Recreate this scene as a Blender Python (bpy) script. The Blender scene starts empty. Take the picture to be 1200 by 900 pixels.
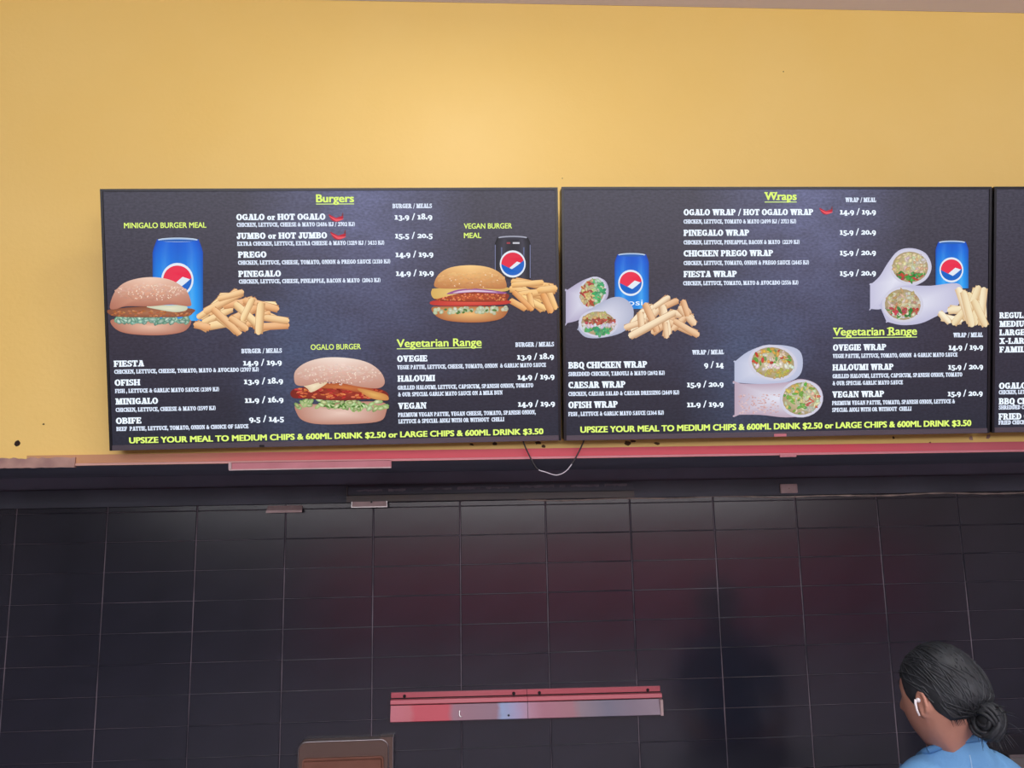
import bpy, bmesh, math, random
import numpy as np
from mathutils import Vector, Matrix
PI = math.pi
rnd = random.Random(7)
scn = bpy.context.scene
C = scn.collection

# ------------------------------------------------------------------ camera
CAM = Vector((0, 0, 1.85))
YAW, PITCH, ROLL, FPX = 0.05703, 0.15154, -0.0179, 900.0
cy_, sy_, cp_, sp_ = math.cos(YAW), math.sin(YAW), math.cos(PITCH), math.sin(PITCH)
FWD = Vector((sy_*cp_, cy_*cp_, sp_)); RG = Vector((cy_, -sy_, 0)); UPV = RG.cross(FWD)
RIGHT = math.cos(ROLL)*RG + math.sin(ROLL)*UPV
UP = -math.sin(ROLL)*RG + math.cos(ROLL)*UPV
cd = bpy.data.cameras.new('camera'); cam = bpy.data.objects.new('camera', cd); C.objects.link(cam)
cd.sensor_fit = 'HORIZONTAL'; cd.sensor_width = 36; cd.lens = 36*FPX/1200; cd.clip_start = 0.02
m = Matrix.Identity(4)
for i, v in enumerate((RIGHT, UP, -FWD)):
    for j in range(3): m[j][i] = v[j]
m.translation = CAM
cam.matrix_world = m
scn.camera = cam

# ------------------------------------------------------------------ light, exposure
scn.view_settings.view_transform = 'Standard'
scn.view_settings.look = 'None'
scn.view_settings.exposure = 0.0
scn.view_settings.gamma = 1.0
scn.view_settings.use_curve_mapping = False
scn.cycles.max_bounces = 8
w = bpy.data.worlds.new('room_air'); scn.world = w; w.use_nodes = True
w.node_tree.nodes['Background'].inputs[0].default_value = (0.80, 0.86, 1.0, 1)
w.node_tree.nodes['Background'].inputs[1].default_value = 0.3

def area(name, loc, rot, sx, sy, power, col, spread=PI):
    l = bpy.data.lights.new(name, 'AREA'); l.shape = 'RECTANGLE'; l.size = sx; l.size_y = sy
    l.energy = power; l.color = col; l.spread = spread
    o = bpy.data.objects.new(name, l); o.location = loc; o.rotation_euler = rot; C.objects.link(o)
    return o
CEIL = 3.244
area('key_panel', (-.02, 1.17, CEIL-.04), (0, 0, 0), .22, .22, 5.5, (1.0, .97, .92))
area('downlight', (1.3, 1.15, CEIL-.04), (0, 0, 0), .22, .22, 4, (1.0, .97, .90), 1.7)  # added fill, evens out the wall right of the key
area('downlight', (2.6, 1.15, CEIL-.04), (0, 0, 0), .22, .22, 4, (1.0, .97, .90), 1.7)  # second added fill for the wall, further right
area('uplight', (.5, .3, 2.72), (PI, 0, 0), 5.0, .3, 20, (.96, .96, 1.0))  # added fill facing up, brightens the ceiling and softens the wall light
area('room_panel', (0.3, -.7, CEIL-.05), (0.4, 0, 0), 6.0, 1.2, 74, (.98, .97, 1.0))  # added ambient fill, no fitting modelled
area('shopfront_window', (0.2, -4.5, 2.72), (math.radians(90), 0, 0), 8.0, .9, 165, (.97, .96, 1.0))  # added frontal fill for even wall light, no window in that wall
area('shopfront_panel', (1.8, -4.0, 3.15), (-0.25, 0, 0), 7.0, .4, 250, (1.0, .93, .92))  # added fill on the red wainscot, strengthens its reflection in the tiles

# ------------------------------------------------------------------ materials
def lin(c):
    return tuple((v/255/12.92 if v/255 <= .04045 else ((v/255+.055)/1.055)**2.4) for v in c)
def mat(name, rgb, rough=.6, metal=0, ior=1.45, noise=None, bump=0, bscale=40, emit=None, col2=None, nscale=6, coat=0):
    mt = bpy.data.materials.new(name); mt.use_nodes = True
    nt = mt.node_tree; b = nt.nodes['Principled BSDF']
    c = lin(rgb) + (1,)
    b.inputs['Base Color'].default_value = c; b.inputs['Roughness'].default_value = rough
    b.inputs['Metallic'].default_value = metal; b.inputs['IOR'].default_value = ior
    b.inputs['Coat Weight'].default_value = coat
    tc = nt.nodes.new('ShaderNodeTexCoord')
    if col2:
        n = nt.nodes.new('ShaderNodeTexNoise'); n.inputs['Scale'].default_value = nscale; n.inputs['Detail'].default_value = 5
        r = nt.nodes.new('ShaderNodeValToRGB')
        r.color_ramp.elements[0].position = .35; r.color_ramp.elements[1].position = .68
        r.color_ramp.elements[0].color = c; r.color_ramp.elements[1].color = lin(col2)+(1,)
        nt.links.new(tc.outputs['Object'], n.inputs['Vector']); nt.links.new(n.outputs['Fac'], r.inputs[0])
        nt.links.new(r.outputs[0], b.inputs['Base Color'])
    if bump:
        n2 = nt.nodes.new('ShaderNodeTexNoise'); n2.inputs['Scale'].default_value = bscale; n2.inputs['Detail'].default_value = 4
        bp = nt.nodes.new('ShaderNodeBump'); bp.inputs['Strength'].default_value = bump; bp.inputs['Distance'].default_value = .004
        nt.links.new(tc.outputs['Object'], n2.inputs['Vector']); nt.links.new(n2.outputs['Fac'], bp.inputs['Height'])
        nt.links.new(bp.outputs[0], b.inputs['Normal'])
    if emit:
        b.inputs['Emission Color'].default_value = lin(emit[0])+(1,); b.inputs['Emission Strength'].default_value = emit[1]
    return mt

M = {}
M['yellow'] = mat('yellow_wall_paint', (235, 201, 117), .5, col2=(233, 197, 109), nscale=2.2, bump=.12, bscale=90)
M['soffit'] = mat('charcoal_soffit_paint', (128, 134, 150), .5, col2=(110, 116, 130), nscale=3)
M['band'] = mat('charcoal_band_paint', (84, 87, 99), .5, col2=(72, 75, 86), nscale=5)
M['ceiling'] = mat('lilac_white_ceiling', (240, 234, 252), .8)
M['tile'] = mat('black_glazed_tile', (38, 39, 51), .185, ior=1.75, col2=(31, 33, 44), nscale=9, bump=.05, bscale=14)
M['grout'] = mat('grey_grout', (62, 59, 67), .9, col2=(140, 128, 136), nscale=3.3)
M['steel'] = mat('brushed_steel', (170, 165, 165), .28, metal=1)
M['floor'] = mat('floor_tile_grey', (116, 112, 120), .5, col2=(100, 96, 104), nscale=2)
M['plain'] = mat('dim_room_wall', (118, 112, 112), .8)
M['redwall'] = mat('red_shopfront', (196, 60, 88), .6)
M['bezel'] = mat('black_bezel', (22, 21, 26), .35)
M['bezelgrey'] = mat('grey_lower_bezel', (92, 84, 92), .35, metal=.3)
M['black'] = mat('black_plastic', (14, 14, 16), .35)
M['hole'] = mat('dark_hole', (42, 26, 18), .9)
M['chip'] = mat('chipped_plaster', (84, 62, 40), .9)
M['tag'] = mat('worn_pink_beige_plastic', (205, 178, 176), .5, col2=(186, 158, 156), nscale=30)
M['pinkstrip'] = mat('faded_pink_plastic', (196, 118, 126), .4, col2=(182, 104, 112), nscale=14)
M['wood'] = mat('worn_brown_strip', (176, 140, 126), .6, col2=(132, 98, 96), nscale=16)
M['bead'] = mat('dirty_sealant', (204, 184, 172), .7, col2=(122, 108, 104), nscale=7)
M['residue'] = mat('dried_glue_residue', (128, 122, 130), .7, col2=(96, 92, 102), nscale=26)
M['channel'] = mat('dark_channel_metal', (84, 78, 80), .4, col2=(98, 90, 84), nscale=9)
M['bronze'] = mat('brown_tinted_steel', (156, 110, 92), .35, metal=.5, col2=(136, 94, 78), nscale=8)
M['darkbronze'] = mat('brown_steel_inside', (112, 92, 84), .4, metal=.4)
M['bench'] = mat('dull_steel', (120, 118, 120), .55, metal=.8)
M['greybox'] = mat('grey_steel_box', (140, 138, 136), .35, metal=.8)
M['skin'] = mat('skin', (200, 146, 124), .5, col2=(188, 132, 112), nscale=12)
M['shirt'] = mat('blue_cotton', (106, 160, 208), .85, bump=.25, bscale=260)
M['rib'] = mat('blue_cotton_ribbing', (86, 136, 184), .85, bump=.3, bscale=300)
M['trouser'] = mat('dark_trouser_cloth', (38, 38, 46), .9)
M['shoe'] = mat('black_shoe', (24, 24, 26), .6)
M['hair'] = mat('black_hair', (34, 36, 39), .55, col2=(52, 55, 59), nscale=22)
M['white'] = mat('white_glossy_plastic', (238, 232, 232), .3)

def ramp_x(name, stops, rough, metal=0, noise=.02, nscale=6):
    """paint or metal whose own colour is worn in patches along its length (object X)"""
    mt = bpy.data.materials.new(name); mt.use_nodes = True; nt = mt.node_tree; b = nt.nodes['Principled BSDF']
    b.inputs['Roughness'].default_value = rough; b.inputs['Metallic'].default_value = metal
    tc = nt.nodes.new('ShaderNodeTexCoord'); sx = nt.nodes.new('ShaderNodeSeparateXYZ')
    n = nt.nodes.new('ShaderNodeTexNoise'); n.inputs['Scale'].default_value = nscale; n.inputs['Detail'].default_value = 6
    ad = nt.nodes.new('ShaderNodeMath'); ad.operation = 'MULTIPLY_ADD'; ad.inputs[1].default_value = noise*4; 
    mr = nt.nodes.new('ShaderNodeMapRange'); x0, x1 = stops[0][0], stops[-1][0]
    mr.inputs[1].default_value = x0 + noise*2; mr.inputs[2].default_value = x1 + noise*2
    r = nt.nodes.new('ShaderNodeValToRGB')
    L = nt.links.new
    L(tc.outputs['Object'], sx.inputs[0]); L(tc.outputs['Object'], n.inputs['Vector'])
    L(n.outputs['Fac'], ad.inputs[0]); L(sx.outputs[0], ad.inputs[2]); L(ad.outputs[0], mr.inputs[0]); L(mr.outputs[0], r.inputs[0])
    e = r.color_ramp.elements
    while len(e) < len(stops): e.new(.5)
    for i, (x, c) in enumerate(stops):
        e[i].position = (x-x0)/(x1-x0); e[i].color = lin(c)+(1,)
    L(r.outputs[0], b.inputs['Base Color'])
    return mt

# ------------------------------------------------------------------ mesh helpers
def link_mesh(name, me, mts, parent=None):
    o = bpy.data.objects.new(name, me); C.objects.link(o)
    for x in (mts if isinstance(mts, (list, tuple)) else [mts]): me.materials.append(x)
    if parent: o.parent = parent
    return o
def obj(name, bm, mts, parent=None, smooth=False):
    me = bpy.data.meshes.new(name); bm.normal_update(); bm.to_mesh(me); bm.free()
    if smooth:
        for p in me.polygons: p.use_smooth = True
    return link_mesh(name, me, mts, parent)
def tag(o, label=None, cat=None, group=None, kind=None):
    if label: o['label'] = label
    if cat: o['category'] = cat
    if group: o['group'] = group
    if kind: o['kind'] = kind
    return o
def empty(name, loc, label, cat, group=None):
    o = bpy.data.objects.new(name, None); C.objects.link(o); o.location = loc; o.empty_display_size = .05
    return tag(o, label, cat, group)
def box(bm, x0, x1, y0, y1, z0, z1, bev=0, mi=0):
    v = [bm.verts.new((x, y, z)) for x in (x0, x1) for y in (y0, y1) for z in (z0, z1)]
    fs = [(0, 1, 3, 2), (4, 6, 7, 5), (0, 4, 5, 1), (2, 3, 7, 6), (0, 2, 6, 4), (1, 5, 7, 3)]
    F = [bm.faces.new([v[i] for i in f]) for f in fs]
    for f in F: f.material_index = mi
    if bev:
        ed = list({e for f in F for e in f.edges})
        bmesh.ops.bevel(bm, geom=ed, offset=bev, segments=2, affect='EDGES', clamp_overlap=True)
    return F
def B(name, dims, m_, parent=None, bev=0):
    bm = bmesh.new(); box(bm, *dims, bev=bev); return obj(name, bm, m_, parent)
def struct(name, dims, m_, bev=0): return tag(B(name, dims, m_, None, bev), kind='structure')
def tube(bm, pts, rad, n=8, cap=True):
    pts = [Vector(p) for p in pts]; rings = []
    rr = [float(q) for q in rad] if hasattr(rad, '__len__') else [float(rad)]*len(pts)
    prev = None
    for i, p in enumerate(pts):
        d = (pts[min(i+1, len(pts)-1)] - pts[max(i-1, 0)]).normalized()
        if prev is None:
            a = Vector((0, 0, 1)) if abs(d.z) < .9 else Vector((1, 0, 0))
            u = d.cross(a).normalized()
        else: u = (prev - d*prev.dot(d)).normalized()
        prev = u; v = d.cross(u)
        rings.append([bm.verts.new(p + rr[i]*(math.cos(2*PI*k/n)*u + math.sin(2*PI*k/n)*v)) for k in range(n)])
    for a, b in zip(rings, rings[1:]):
        for k in range(n): bm.faces.new((a[k], a[(k+1) % n], b[(k+1) % n], b[k]))
    if cap: bm.faces.new(rings[0][::-1]); bm.faces.new(rings[-1])
def disc(bm, c, r, depth, n=10, mi=0):
    """short cylinder pointing to -Y"""
    a = [bm.verts.new((c[0]+r*math.cos(2*PI*k/n), c[1], c[2]+r*math.sin(2*PI*k/n))) for k in range(n)]
    b = [bm.verts.new((c[0]+r*.8*math.cos(2*PI*k/n), c[1]-depth, c[2]+r*.8*math.sin(2*PI*k/n))) for k in range(n)]
    for k in range(n): bm.faces.new((a[k], a[(k+1) % n], b[(k+1) % n], b[k]))
    bm.faces.new(b)
def ray(px, py):
    px = float(px); py = float(py); return FWD + (px-600)/FPX*RIGHT - (py-450)/FPX*UP
def on_y(px, py, Y):
    Y = float(Y)
    """where the line of sight of a measured photo point meets the vertical plane Y"""
    d = ray(px, py); return CAM + d*(Y/d.y)

# ------------------------------------------------------------------ the setting
WY = 1.985          # yellow bulkhead face
TY = 2.746          # tile face
BZ = 1.958          # underside of bulkhead
X0, X1, YB = -5.2, 6.0, -4.6
struct('floor', (X0, X1, YB, TY+.15, -.1, 0), M['floor'])
struct('ceiling', (X0, X1, YB, WY-.001, CEIL, CEIL+.1), M['ceiling'])
wall = struct('wall_bulkhead', (X0, X1, WY, WY+.03, BZ, CEIL+.1), M['yellow'])
struct('ceiling_soffit', (X0, X1, WY+.03, TY+.15, BZ, BZ+.04), M['soffit'])
wb = struct('wall_back', (X0, X1, TY+.0022, TY+.15, 0, BZ), M['grout'])
struct('wall_left', (X0-.1, X0, YB, TY+.15, 0, CEIL+.1), M['plain'])
struct('wall_right', (X1, X1+.1, YB, TY+.15, 0, CEIL+.1), M['plain'])
wf = struct('wall_front', (X0, X1, YB-.1, YB, 0, CEIL+.1), M['plain'])
B('wainscot', (-2.0, X1, YB, YB+.03, .12, 1.30), M['redwall'], wf)

# upper charcoal band above the tiles
struct('trim_band', (X0, X1, TY-.012, TY+.006, 1.855, 1.916), M['band'], .002)
struct('trim_cove', (X0, X1, TY-.004, TY+.006, 1.917, BZ), M['soffit'])
bm = bmesh.new(); pts = []; rads = []
for i in range(161):
    px = 0 + i*7.6
    y = 586-0.5*abs(math.sin(px*.013)) if px < 620 else 586-(px-620)*.0145
    y += .7*math.sin(px*.05) + .5*math.sin(px*.021)
    p = on_y(px, y, TY-.012)
    pts.append((p.x, TY-.006, p.z)); rads.append((.0032 if px > 990 else .0022 if px > 590 else .0009)*(1+.35*math.sin(px*.23)))
tube(bm, pts, rads, 6); tag(obj('trim_sealant', bm, M['bead'], None, True), kind='structure')

# glazed tiles, each one a piece of the wall
PX_, PZ_ = .302, .302/3
TX0, TZ0 = -1.5445, 1.85-.8192
jx, jz = .0040, .0013
def tile_mesh(w_, h_, name):
    bm = bmesh.new(); d = .007; b = .0016
    f = [(0, 0), (w_, 0), (w_, h_), (0, h_)]
    bk = [bm.verts.new((x, d, z)) for x, z in f]
    md = [bm.verts.new((x, b, z)) for x, z in f]
    fr = [bm.verts.new((min(max(x, b), w_-b), 0, min(max(z, b), h_-b))) for x, z in f]
    for k in range(4):
        q = (k+1) % 4
        bm.faces.new((bk[k], bk[q], md[q], md[k])); bm.faces.new((md[k], md[q], fr[q], fr[k]))
    bm.faces.new(fr); bm.normal_update()
    me = bpy.data.meshes.new(name); bm.to_mesh(me); bm.free(); me.materials.append(M['tile']); return me
tm = tile_mesh(PX_-jx, PZ_-jz, 'tile')
for k in range(-3, 14):
    for r in range(-4, 8):
        o = bpy.data.objects.new('tile', tm); C.objects.link(o); o.parent = wb
        o.location = (TX0+k*PX_+jx/2, TY-.001+rnd.uniform(-.0006, .0006), TZ0+r*PZ_+jz/2)
        o.rotation_euler = (rnd.uniform(-.004, .004), 0, rnd.uniform(-.002, .002))
ztop = TZ0+8*PZ_
tm2 = tile_mesh(PX_-jx, max(.01, 1.855-ztop-jz), 'tile_cut')
for k in range(-3, 14):
    o = bpy.data.objects.new('tile', tm2); C.objects.link(o); o.parent = wb
    o.location = (TX0+k*PX_+jx/2, TY-.001, ztop+jz/2)

# red painted edge of the bulkhead
M['rededge'] = ramp_x('worn_red_paint', [(-1.2, (190, 150, 96)), (-.75, (196, 128, 92)), (-.5, (205, 92, 88)), (-.3, (214, 62, 78)), (1.0, (214, 60, 78)), (1.25, (190, 84, 96)), (1.6, (176, 78, 88))], .45, noise=.05)
M['edgelip'] = ramp_x('worn_pink_metal_lip', [(-1.2, (200, 160, 140)), (-.5, (206, 140, 134)), (0, (212, 120, 128)), (1.6, (196, 120, 128))], .4, noise=.03)
struct('trim_red_edge', (-1.10, X1, WY-.005, WY, BZ+.005, BZ+.026), M['rededge'])
struct('trim_edge_lip', (-1.10, X1, WY-.008, WY, BZ-.001, BZ+.0045), M['edgelip'])
# marks of wear on the yellow paint: small chips, each with its own ragged shape
def chip(px, py, r, m_, flat=1.0, n=9):
    p = on_y(px, py, WY); bm = bmesh.new(); R = r/900*2.05
    f = []; bk = []
    for k in range(n):
        a = 2*PI*k/n; q = R*rnd.uniform(.5, 1.15)
        f.append(bm.verts.new((p.x+q*math.cos(a), WY-.0008, p.z+q*flat*math.sin(a))))
        bk.append(bm.verts.new((p.x+q*1.1*math.cos(a), WY+.0004, p.z+q*1.1*flat*math.sin(a))))
    bm.faces.new(f)
    for k in range(n): bm.faces.new((f[k], bk[k], bk[(k+1) % n], f[(k+1) % n]))
    obj('paint_chip', bm, m_, wall)
chip(21, 519, 3.6, M['hole'], 1.2); chip(51, 497, 1.2, M['hole']); chip(116, 538, 1.2, M['hole'])
for px, py, r, fl in ((553, 521, 3, .5), (579, 520, 3.2, .6), (630, 519, 4, .5), (637, 523, 2.4, 1.2), (735, 519, 5, .6), (742, 517, 3, .7), (770, 520, 3.6, .6), (1047, 513, 1.6, 1), (1090, 519, 1.4, 1)):
    chip(px, py, r, M['chip'], fl)
chip(1158, 512, 2.6, M['wood'], 1.5); chip(1138, 514, 2.2, M['wood'], 1.2)
chip(918, 84, .9, M['hole']); chip(659, 209, .7, M['hole'])

# ------------------------------------------------------------------ strips and small fittings
# worn strip at the far left of the bulkhead edge
bm = bmesh.new(); n = 26; a = on_y(-30, 545, WY); b = on_y(90, 545, WY); top = []; bot = []
for i in range(n):
    t = i/(n-1); x = a.x+(b.x-a.x)*t
    top.append((x, BZ+.019+rnd.uniform(-.0022, .0022))); bot.append((x, BZ-.005+rnd.uniform(-.0008, .0008)))
for i in range(n-1):
    q = [(*top[i],), (*top[i+1],), (*bot[i+1],), (*bot[i],)]
    fr = [bm.verts.new((x, WY-.011, z)) for x, z in q]; bk = [bm.verts.new((x, WY-.0005, z)) for x, z in q]
    bm.faces.new(fr[::-1]); bm.faces.new((fr[0], fr[1], bk[1], bk[0])); bm.faces.new((fr[2], fr[3], bk[3], bk[2]))
    if i in (0, n-2):
        s = (0, 3) if i == 0 else (1, 2)
        bm.faces.new((fr[s[0]], fr[s[1]], bk[s[1]], bk[s[0]]))
bmesh.ops.remove_doubles(bm, verts=bm.verts, dist=1e-5); bmesh.ops.recalc_face_normals(bm, faces=bm.faces)
tag(obj('edge_strip', bm, M['wood']), 'worn brown strip with a ragged top at the left end of the yellow wall edge', 'strip')

# faded pink strip hanging under the red edge
a = on_y(270, 546, WY); b = on_y(459, 544, WY)
t = empty('plastic_strip', (a.x, WY, BZ), 'faded pink plastic strip hanging under the red edge below the burger screen', 'strip')
B('strip_body', (0, b.x-a.x, -.009, -.001, -.018, .001), M['pinkstrip'], t, .001)
B('strip_rim', (0, b.x-a.x, -.012, -.009, -.019, -.016), M['tag'], t)
B('end_clip', (-.001, .006, -.0125, -.009, -.0155, .001), M['tag'], t)

# tabs and fittings on the tile wall and band
def fitting(name, px0, px1, py0, py1, Y, depth, m_, label, cat):
    a = on_y(px0, py1, Y); b = on_y(px1, py0, Y)
    t = empty(name, ((a.x+b.x)/2, Y, a.z), label, cat)
    return t, (b.x-a.x)/2, b.z-a.z
t, hw, h = fitting('cover_plate', 914, 933, 567, 578, TY-.012, .01, M['tag'], 'small square pinkish beige cover plate on the dark band above the tiles', 'cover plate')
B('plate', (-hw, hw, -.010, -.0005, 0, h), M['tag'], t, .0015); 
bm = bmesh.new(); disc(bm, (0, -.0098, h/2), .0022, .0008); obj('screw', bm, M['wood'], t)
t, hw, h = fitting('bracket', 313, 355, 592, 599, TY-.012, .03, M['tag'], 'flat pale beige bracket at the top of the tiles left of the metal channel', 'bracket')
bm = bmesh.new()
vs = [(-hw, .011, h), (hw*.93, .011, h), (hw, -.012, 0), (-hw, -.012, 0)]
tp = [bm.verts.new((x, y, z)) for x, y, z in vs]; bt = [bm.verts.new((x, y, z-.004)) for x, y, z in vs]
bm.faces.new(tp[::-1]); bm.faces.new(bt)
for k in range(4): bm.faces.new((tp[k], tp[(k+1) % 4], bt[(k+1) % 4], bt[k]))
bmesh.ops.recalc_face_normals(bm, faces=bm.faces); obj('plate', bm, M['tag'], t)
B('lip', (-hw, hw, -.0145, -.012, -.006, .002), M['tag'], t)
t, hw, h = fitting('metal_clip', 412, 454, 587, 595, TY-.035, .03, M['tag'], 'small open metal clip under the left end of the dark channel', 'clip')
B('back_plate', (-hw+.003, hw-.003, -.002, 0, .003, h-.001), M['tag'], t)
B('rim', (-hw, hw, -.007, -.0005, 0, .003), M['steel'], t)
for s in (-1, 1): B('end_cap', (min(s*hw, s*(hw-.003)), max(s*hw, s*(hw-.003)), -.007, -.0005, .003, h), M['steel'], t)
B('rivet', (.004, .010, -.006, -.002, h-.006, h), M['black'], t)
# small tab under the red edge, right screen
a = on_y(912, 536, WY); b = on_y(931, 532.5, WY)
tag(B('tab', (a.x, b.x, WY-.012, WY-.0085, a.z, b.z), M['pinkstrip'], None, .0005), 'tiny pink tab stuck under the red edge below the wraps screen', 'tab')

# dark channel with glue residue above the tiles
a = on_y(408, 586, TY-.012); b = on_y(742, 583, TY-.012)
L = b.x-a.x
t = empty('wall_channel', (a.x, TY-.0125, 1.857), 'long dark metal channel with dried glue patches above the tiles', 'channel')
B('base_strip', (0, L, -.022, 0, 0, .022), M['channel'], t, .001)
B('upper_ledge', (0, L, -.015, 0, .024, .050), M['band'], t, .001)
B('end_plate', (-.003, 0, -.023, 0, 0, .054), M['channel'], t)
for x0, x1, zc, hh in ((.03, .12, .039, .006), (.14, .2, .039, .008), (.26, .36, .041, .006), (.38, .46, .042, .009), (.48, .56, .041, .006), (.60, .72, .044, .009), (.74, .76, .043, .008), (.78, .88, .043, .007), (.9, .98, .044, .008), (1.0, 1.03, .044, .006)):
    bm = bmesh.new(); n = 12; up = []; lo = []
    if x1 > L-.01: continue
    for i in range(n):
        x = x0+(x1-x0)*i/(n-1); up.append((x, zc+hh/2+rnd.uniform(-.0015, .0015))); lo.append((x, zc-hh/2+rnd.uniform(-.002, .002)))
    lo = [(x, max(z, .026)) for x, z in lo]; up = [(x, min(z, .0485)) for x, z in up]
    for i in range(n-1):
        bm.faces.new([bm.verts.new((x, -.0158, z)) for x, z in (lo[i], lo[i+1], up[i+1], up[i])])
    bmesh.ops.remove_doubles(bm, verts=bm.verts, dist=1e-5)
    ex = bmesh.ops.extrude_face_region(bm, geom=list(bm.faces))
    bmesh.ops.translate(bm, vec=(0, .0012, 0), verts=[v for v in ex['geom'] if isinstance(v, bmesh.types.BMVert)])
    bmesh.ops.recalc_face_normals(bm, faces=bm.faces); obj('glue_patch', bm, M['residue'], t)

# two-piece metal rail on the tiles, red and blue reflections painted into its colour
M['railtop'] = ramp_x('red_coated_rail_flange', [(-.3, (196, 96, 108)), (0, (200, 110, 118)), (.2, (198, 100, 110)), (.65, (190, 96, 106))], .4, .1, noise=.02, nscale=20)
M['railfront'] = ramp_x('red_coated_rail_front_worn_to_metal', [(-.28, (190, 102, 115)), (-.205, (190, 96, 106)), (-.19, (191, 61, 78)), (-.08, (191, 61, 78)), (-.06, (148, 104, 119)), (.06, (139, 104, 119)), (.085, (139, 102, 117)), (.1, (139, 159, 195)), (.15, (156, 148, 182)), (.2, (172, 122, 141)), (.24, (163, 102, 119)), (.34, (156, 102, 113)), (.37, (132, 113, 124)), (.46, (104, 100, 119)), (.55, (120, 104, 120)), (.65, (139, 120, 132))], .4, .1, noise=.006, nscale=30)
xs = [on_y(458, 812, TY-.02).x, on_y(618, 808, TY-.02).x, on_y(775, 805, TY-.02).x]
zt = [on_y(458, 813, TY-.02).z, on_y(775, 805, TY-.02).z]
for s in range(2):
    x0, x1 = xs[s], xs[s+1]-.0015
    t = empty('wall_rail', (0, TY-.001, 0), ['red coated metal rail with a pale blue worn patch, left half, on the tiles', 'red coated metal rail fading to grey at its right end, right half, on the tiles'][s], 'rail', 'rails end to end on the tiled wall')
    sl = (zt[1]-zt[0])/(xs[2]-xs[0])
    def sect(name, prof, m_, xa=x0, xb=x1):
        bm = bmesh.new()
        A = [bm.verts.new((xa, y, zt[0]+sl*(xa-xs[0])+z)) for y, z in prof]; Bv = [bm.verts.new((xb, y, zt[0]+sl*(xb-xs[0])+z)) for y, z in prof]
        for k in range(len(prof)): q = (k+1) % len(prof); bm.faces.new((A[k], A[q], Bv[q], Bv[k]))
        bm.faces.new(A[::-1]); bm.faces.new(Bv); bmesh.ops.recalc_face_normals(bm, faces=bm.faces)
        obj(name, bm, m_, t)
    sect('top_flange', [(0, 0), (-.006, 0), (-.006, -.017), (0, -.017)], M['railtop'])
    sect('lip', [(0, -.0195), (-.028, -.0195), (-.030, -.031), (-.027, -.034), (0, -.026)], M['railtop'])
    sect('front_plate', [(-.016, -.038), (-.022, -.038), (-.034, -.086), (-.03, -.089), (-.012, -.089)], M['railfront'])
    sect('inner_channel', [(0, -.018), (-.010, -.018), (-.010, -.088), (0, -.088)], M['black'])
    for px in ((474, 602) if s == 0 else (632, 759)):
        p = on_y(px, 812 if px < 618 else 807, TY-.007); bm = bmesh.new(); disc(bm, (p.x, -.006, zt[0]+sl*(p.x-xs[0])-.012), .0058, .003)
        obj('screw', bm, M['black'], t)
    if s == 0:
        bm = bmesh.new(); disc(bm, (on_y(596, 836, TY-.03).x, -.0328, zt[0]-.078), .004, .002, 6); obj('rivet', bm, M['black'], t)
        bm = bmesh.new(); xc = on_y(541, 834, TY-.03).x
        tube(bm, [(xc+.006*math.cos(a)-.002, -.0305-.003*(1-math.sin(a)), zt[0]-.066+.010*math.sin(a)) for a in np.linspace(2.2, 5.2, 9)], .0022, 6); obj('hook', bm, M['steel'], t)
    else:
        B('end_plate', (x1-.008, x1+.001, -.0365, -.001, zt[1]-.089, zt[1]-.038), M['tag'], t)

# brown steel box with rounded corners, bottom left of the rail
a = on_y(349, 869, TY-.032); b = on_y(456, 866, TY-.032)
bx0, bx1, bzt = a.x, b.x, on_y(400, 867.5, TY-.032).z
t = empty('steel_dispenser', ((bx0+bx1)/2, TY-.001, bzt-.34), 'brown tinted steel box with rounded top corners on the tiles left of the rail', 'dispenser')
hw = (bx1-bx0)/2; H_ = .34
def rr(hw, z0, z1, r, n=8, both=True):
    p = [(-hw, z0), (hw, z0)]
    p += [(hw-r+r*math.cos(a), z1-r+r*math.sin(a)) for a in np.linspace(0, PI/2, n)]
    p += [(-hw+r-r*math.sin(a), z1-r+r*math.cos(a)) for a in np.linspace(0, PI/2, n)]
    return p
def prism(bm, prof, y0, y1, capf=True):
    A = [bm.verts.new((x, y0, z)) for x, z in prof]; Bv = [bm.verts.new((x, y1, z)) for x, z in prof]
    for k in range(len(prof)): q = (k+1) % len(prof); bm.faces.new((A[k], A[q], Bv[q], Bv[k]))
    if capf: bm.faces.new(A); bm.faces.new(Bv)
    bmesh.ops.recalc_face_normals(bm, faces=bm.faces)
def rim(bm, prof, y, r): 
    pts = [(x, y, z) for x, z in prof[1:]] + [(prof[0][0], y, prof[0][1])]
    tube(bm, pts, r, 8)
bm = bmesh.new(); prism(bm, rr(hw, 0, H_, .028), -.030, 0); obj('body', bm, M['darkbronze'], t)
bm = bmesh.new(); rim(bm, rr(hw-.002, 0, H_-.002, .028), -.031, .0024); obj('rim', bm, M['steel'], t, True)
bm = bmesh.new(); prism(bm, rr(hw-.017, .0, H_-.052, .012), -.046, -.0305)
bmesh.ops.bevel(bm, geom=[e for e in bm.edges if all(abs(v.co.y+.046) < 1e-5 for v in e.verts)], offset=.008, segments=3, affect='EDGES')
obj('front_panel', bm, M['bronze'], t, False)
bm = bmesh.new(); box(bm, hw-.030, hw+.012, -.0295, -.0, 0, H_+.004); obj('side_panel', bm, M['darkbronze'], t)
B('side_edge', (hw+.0118, hw+.014, -.034, 0, 0, H_+.004), M['steel'], t)

# grey box behind the woman at the right
a = on_y(1183, 887, 2.45)
t = empty('grey_box', (a.x+.12, 2.45+.1, a.z-.2), 'grey steel box edge behind the woman at the lower right corner', 'box')
B('body', (-.12, .14, -.1, .1, 0, .197), M['greybox'], t, .003)
B('lid', (-.123, .143, -.103, .103, .198, .206), M['steel'], t, .002)
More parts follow.
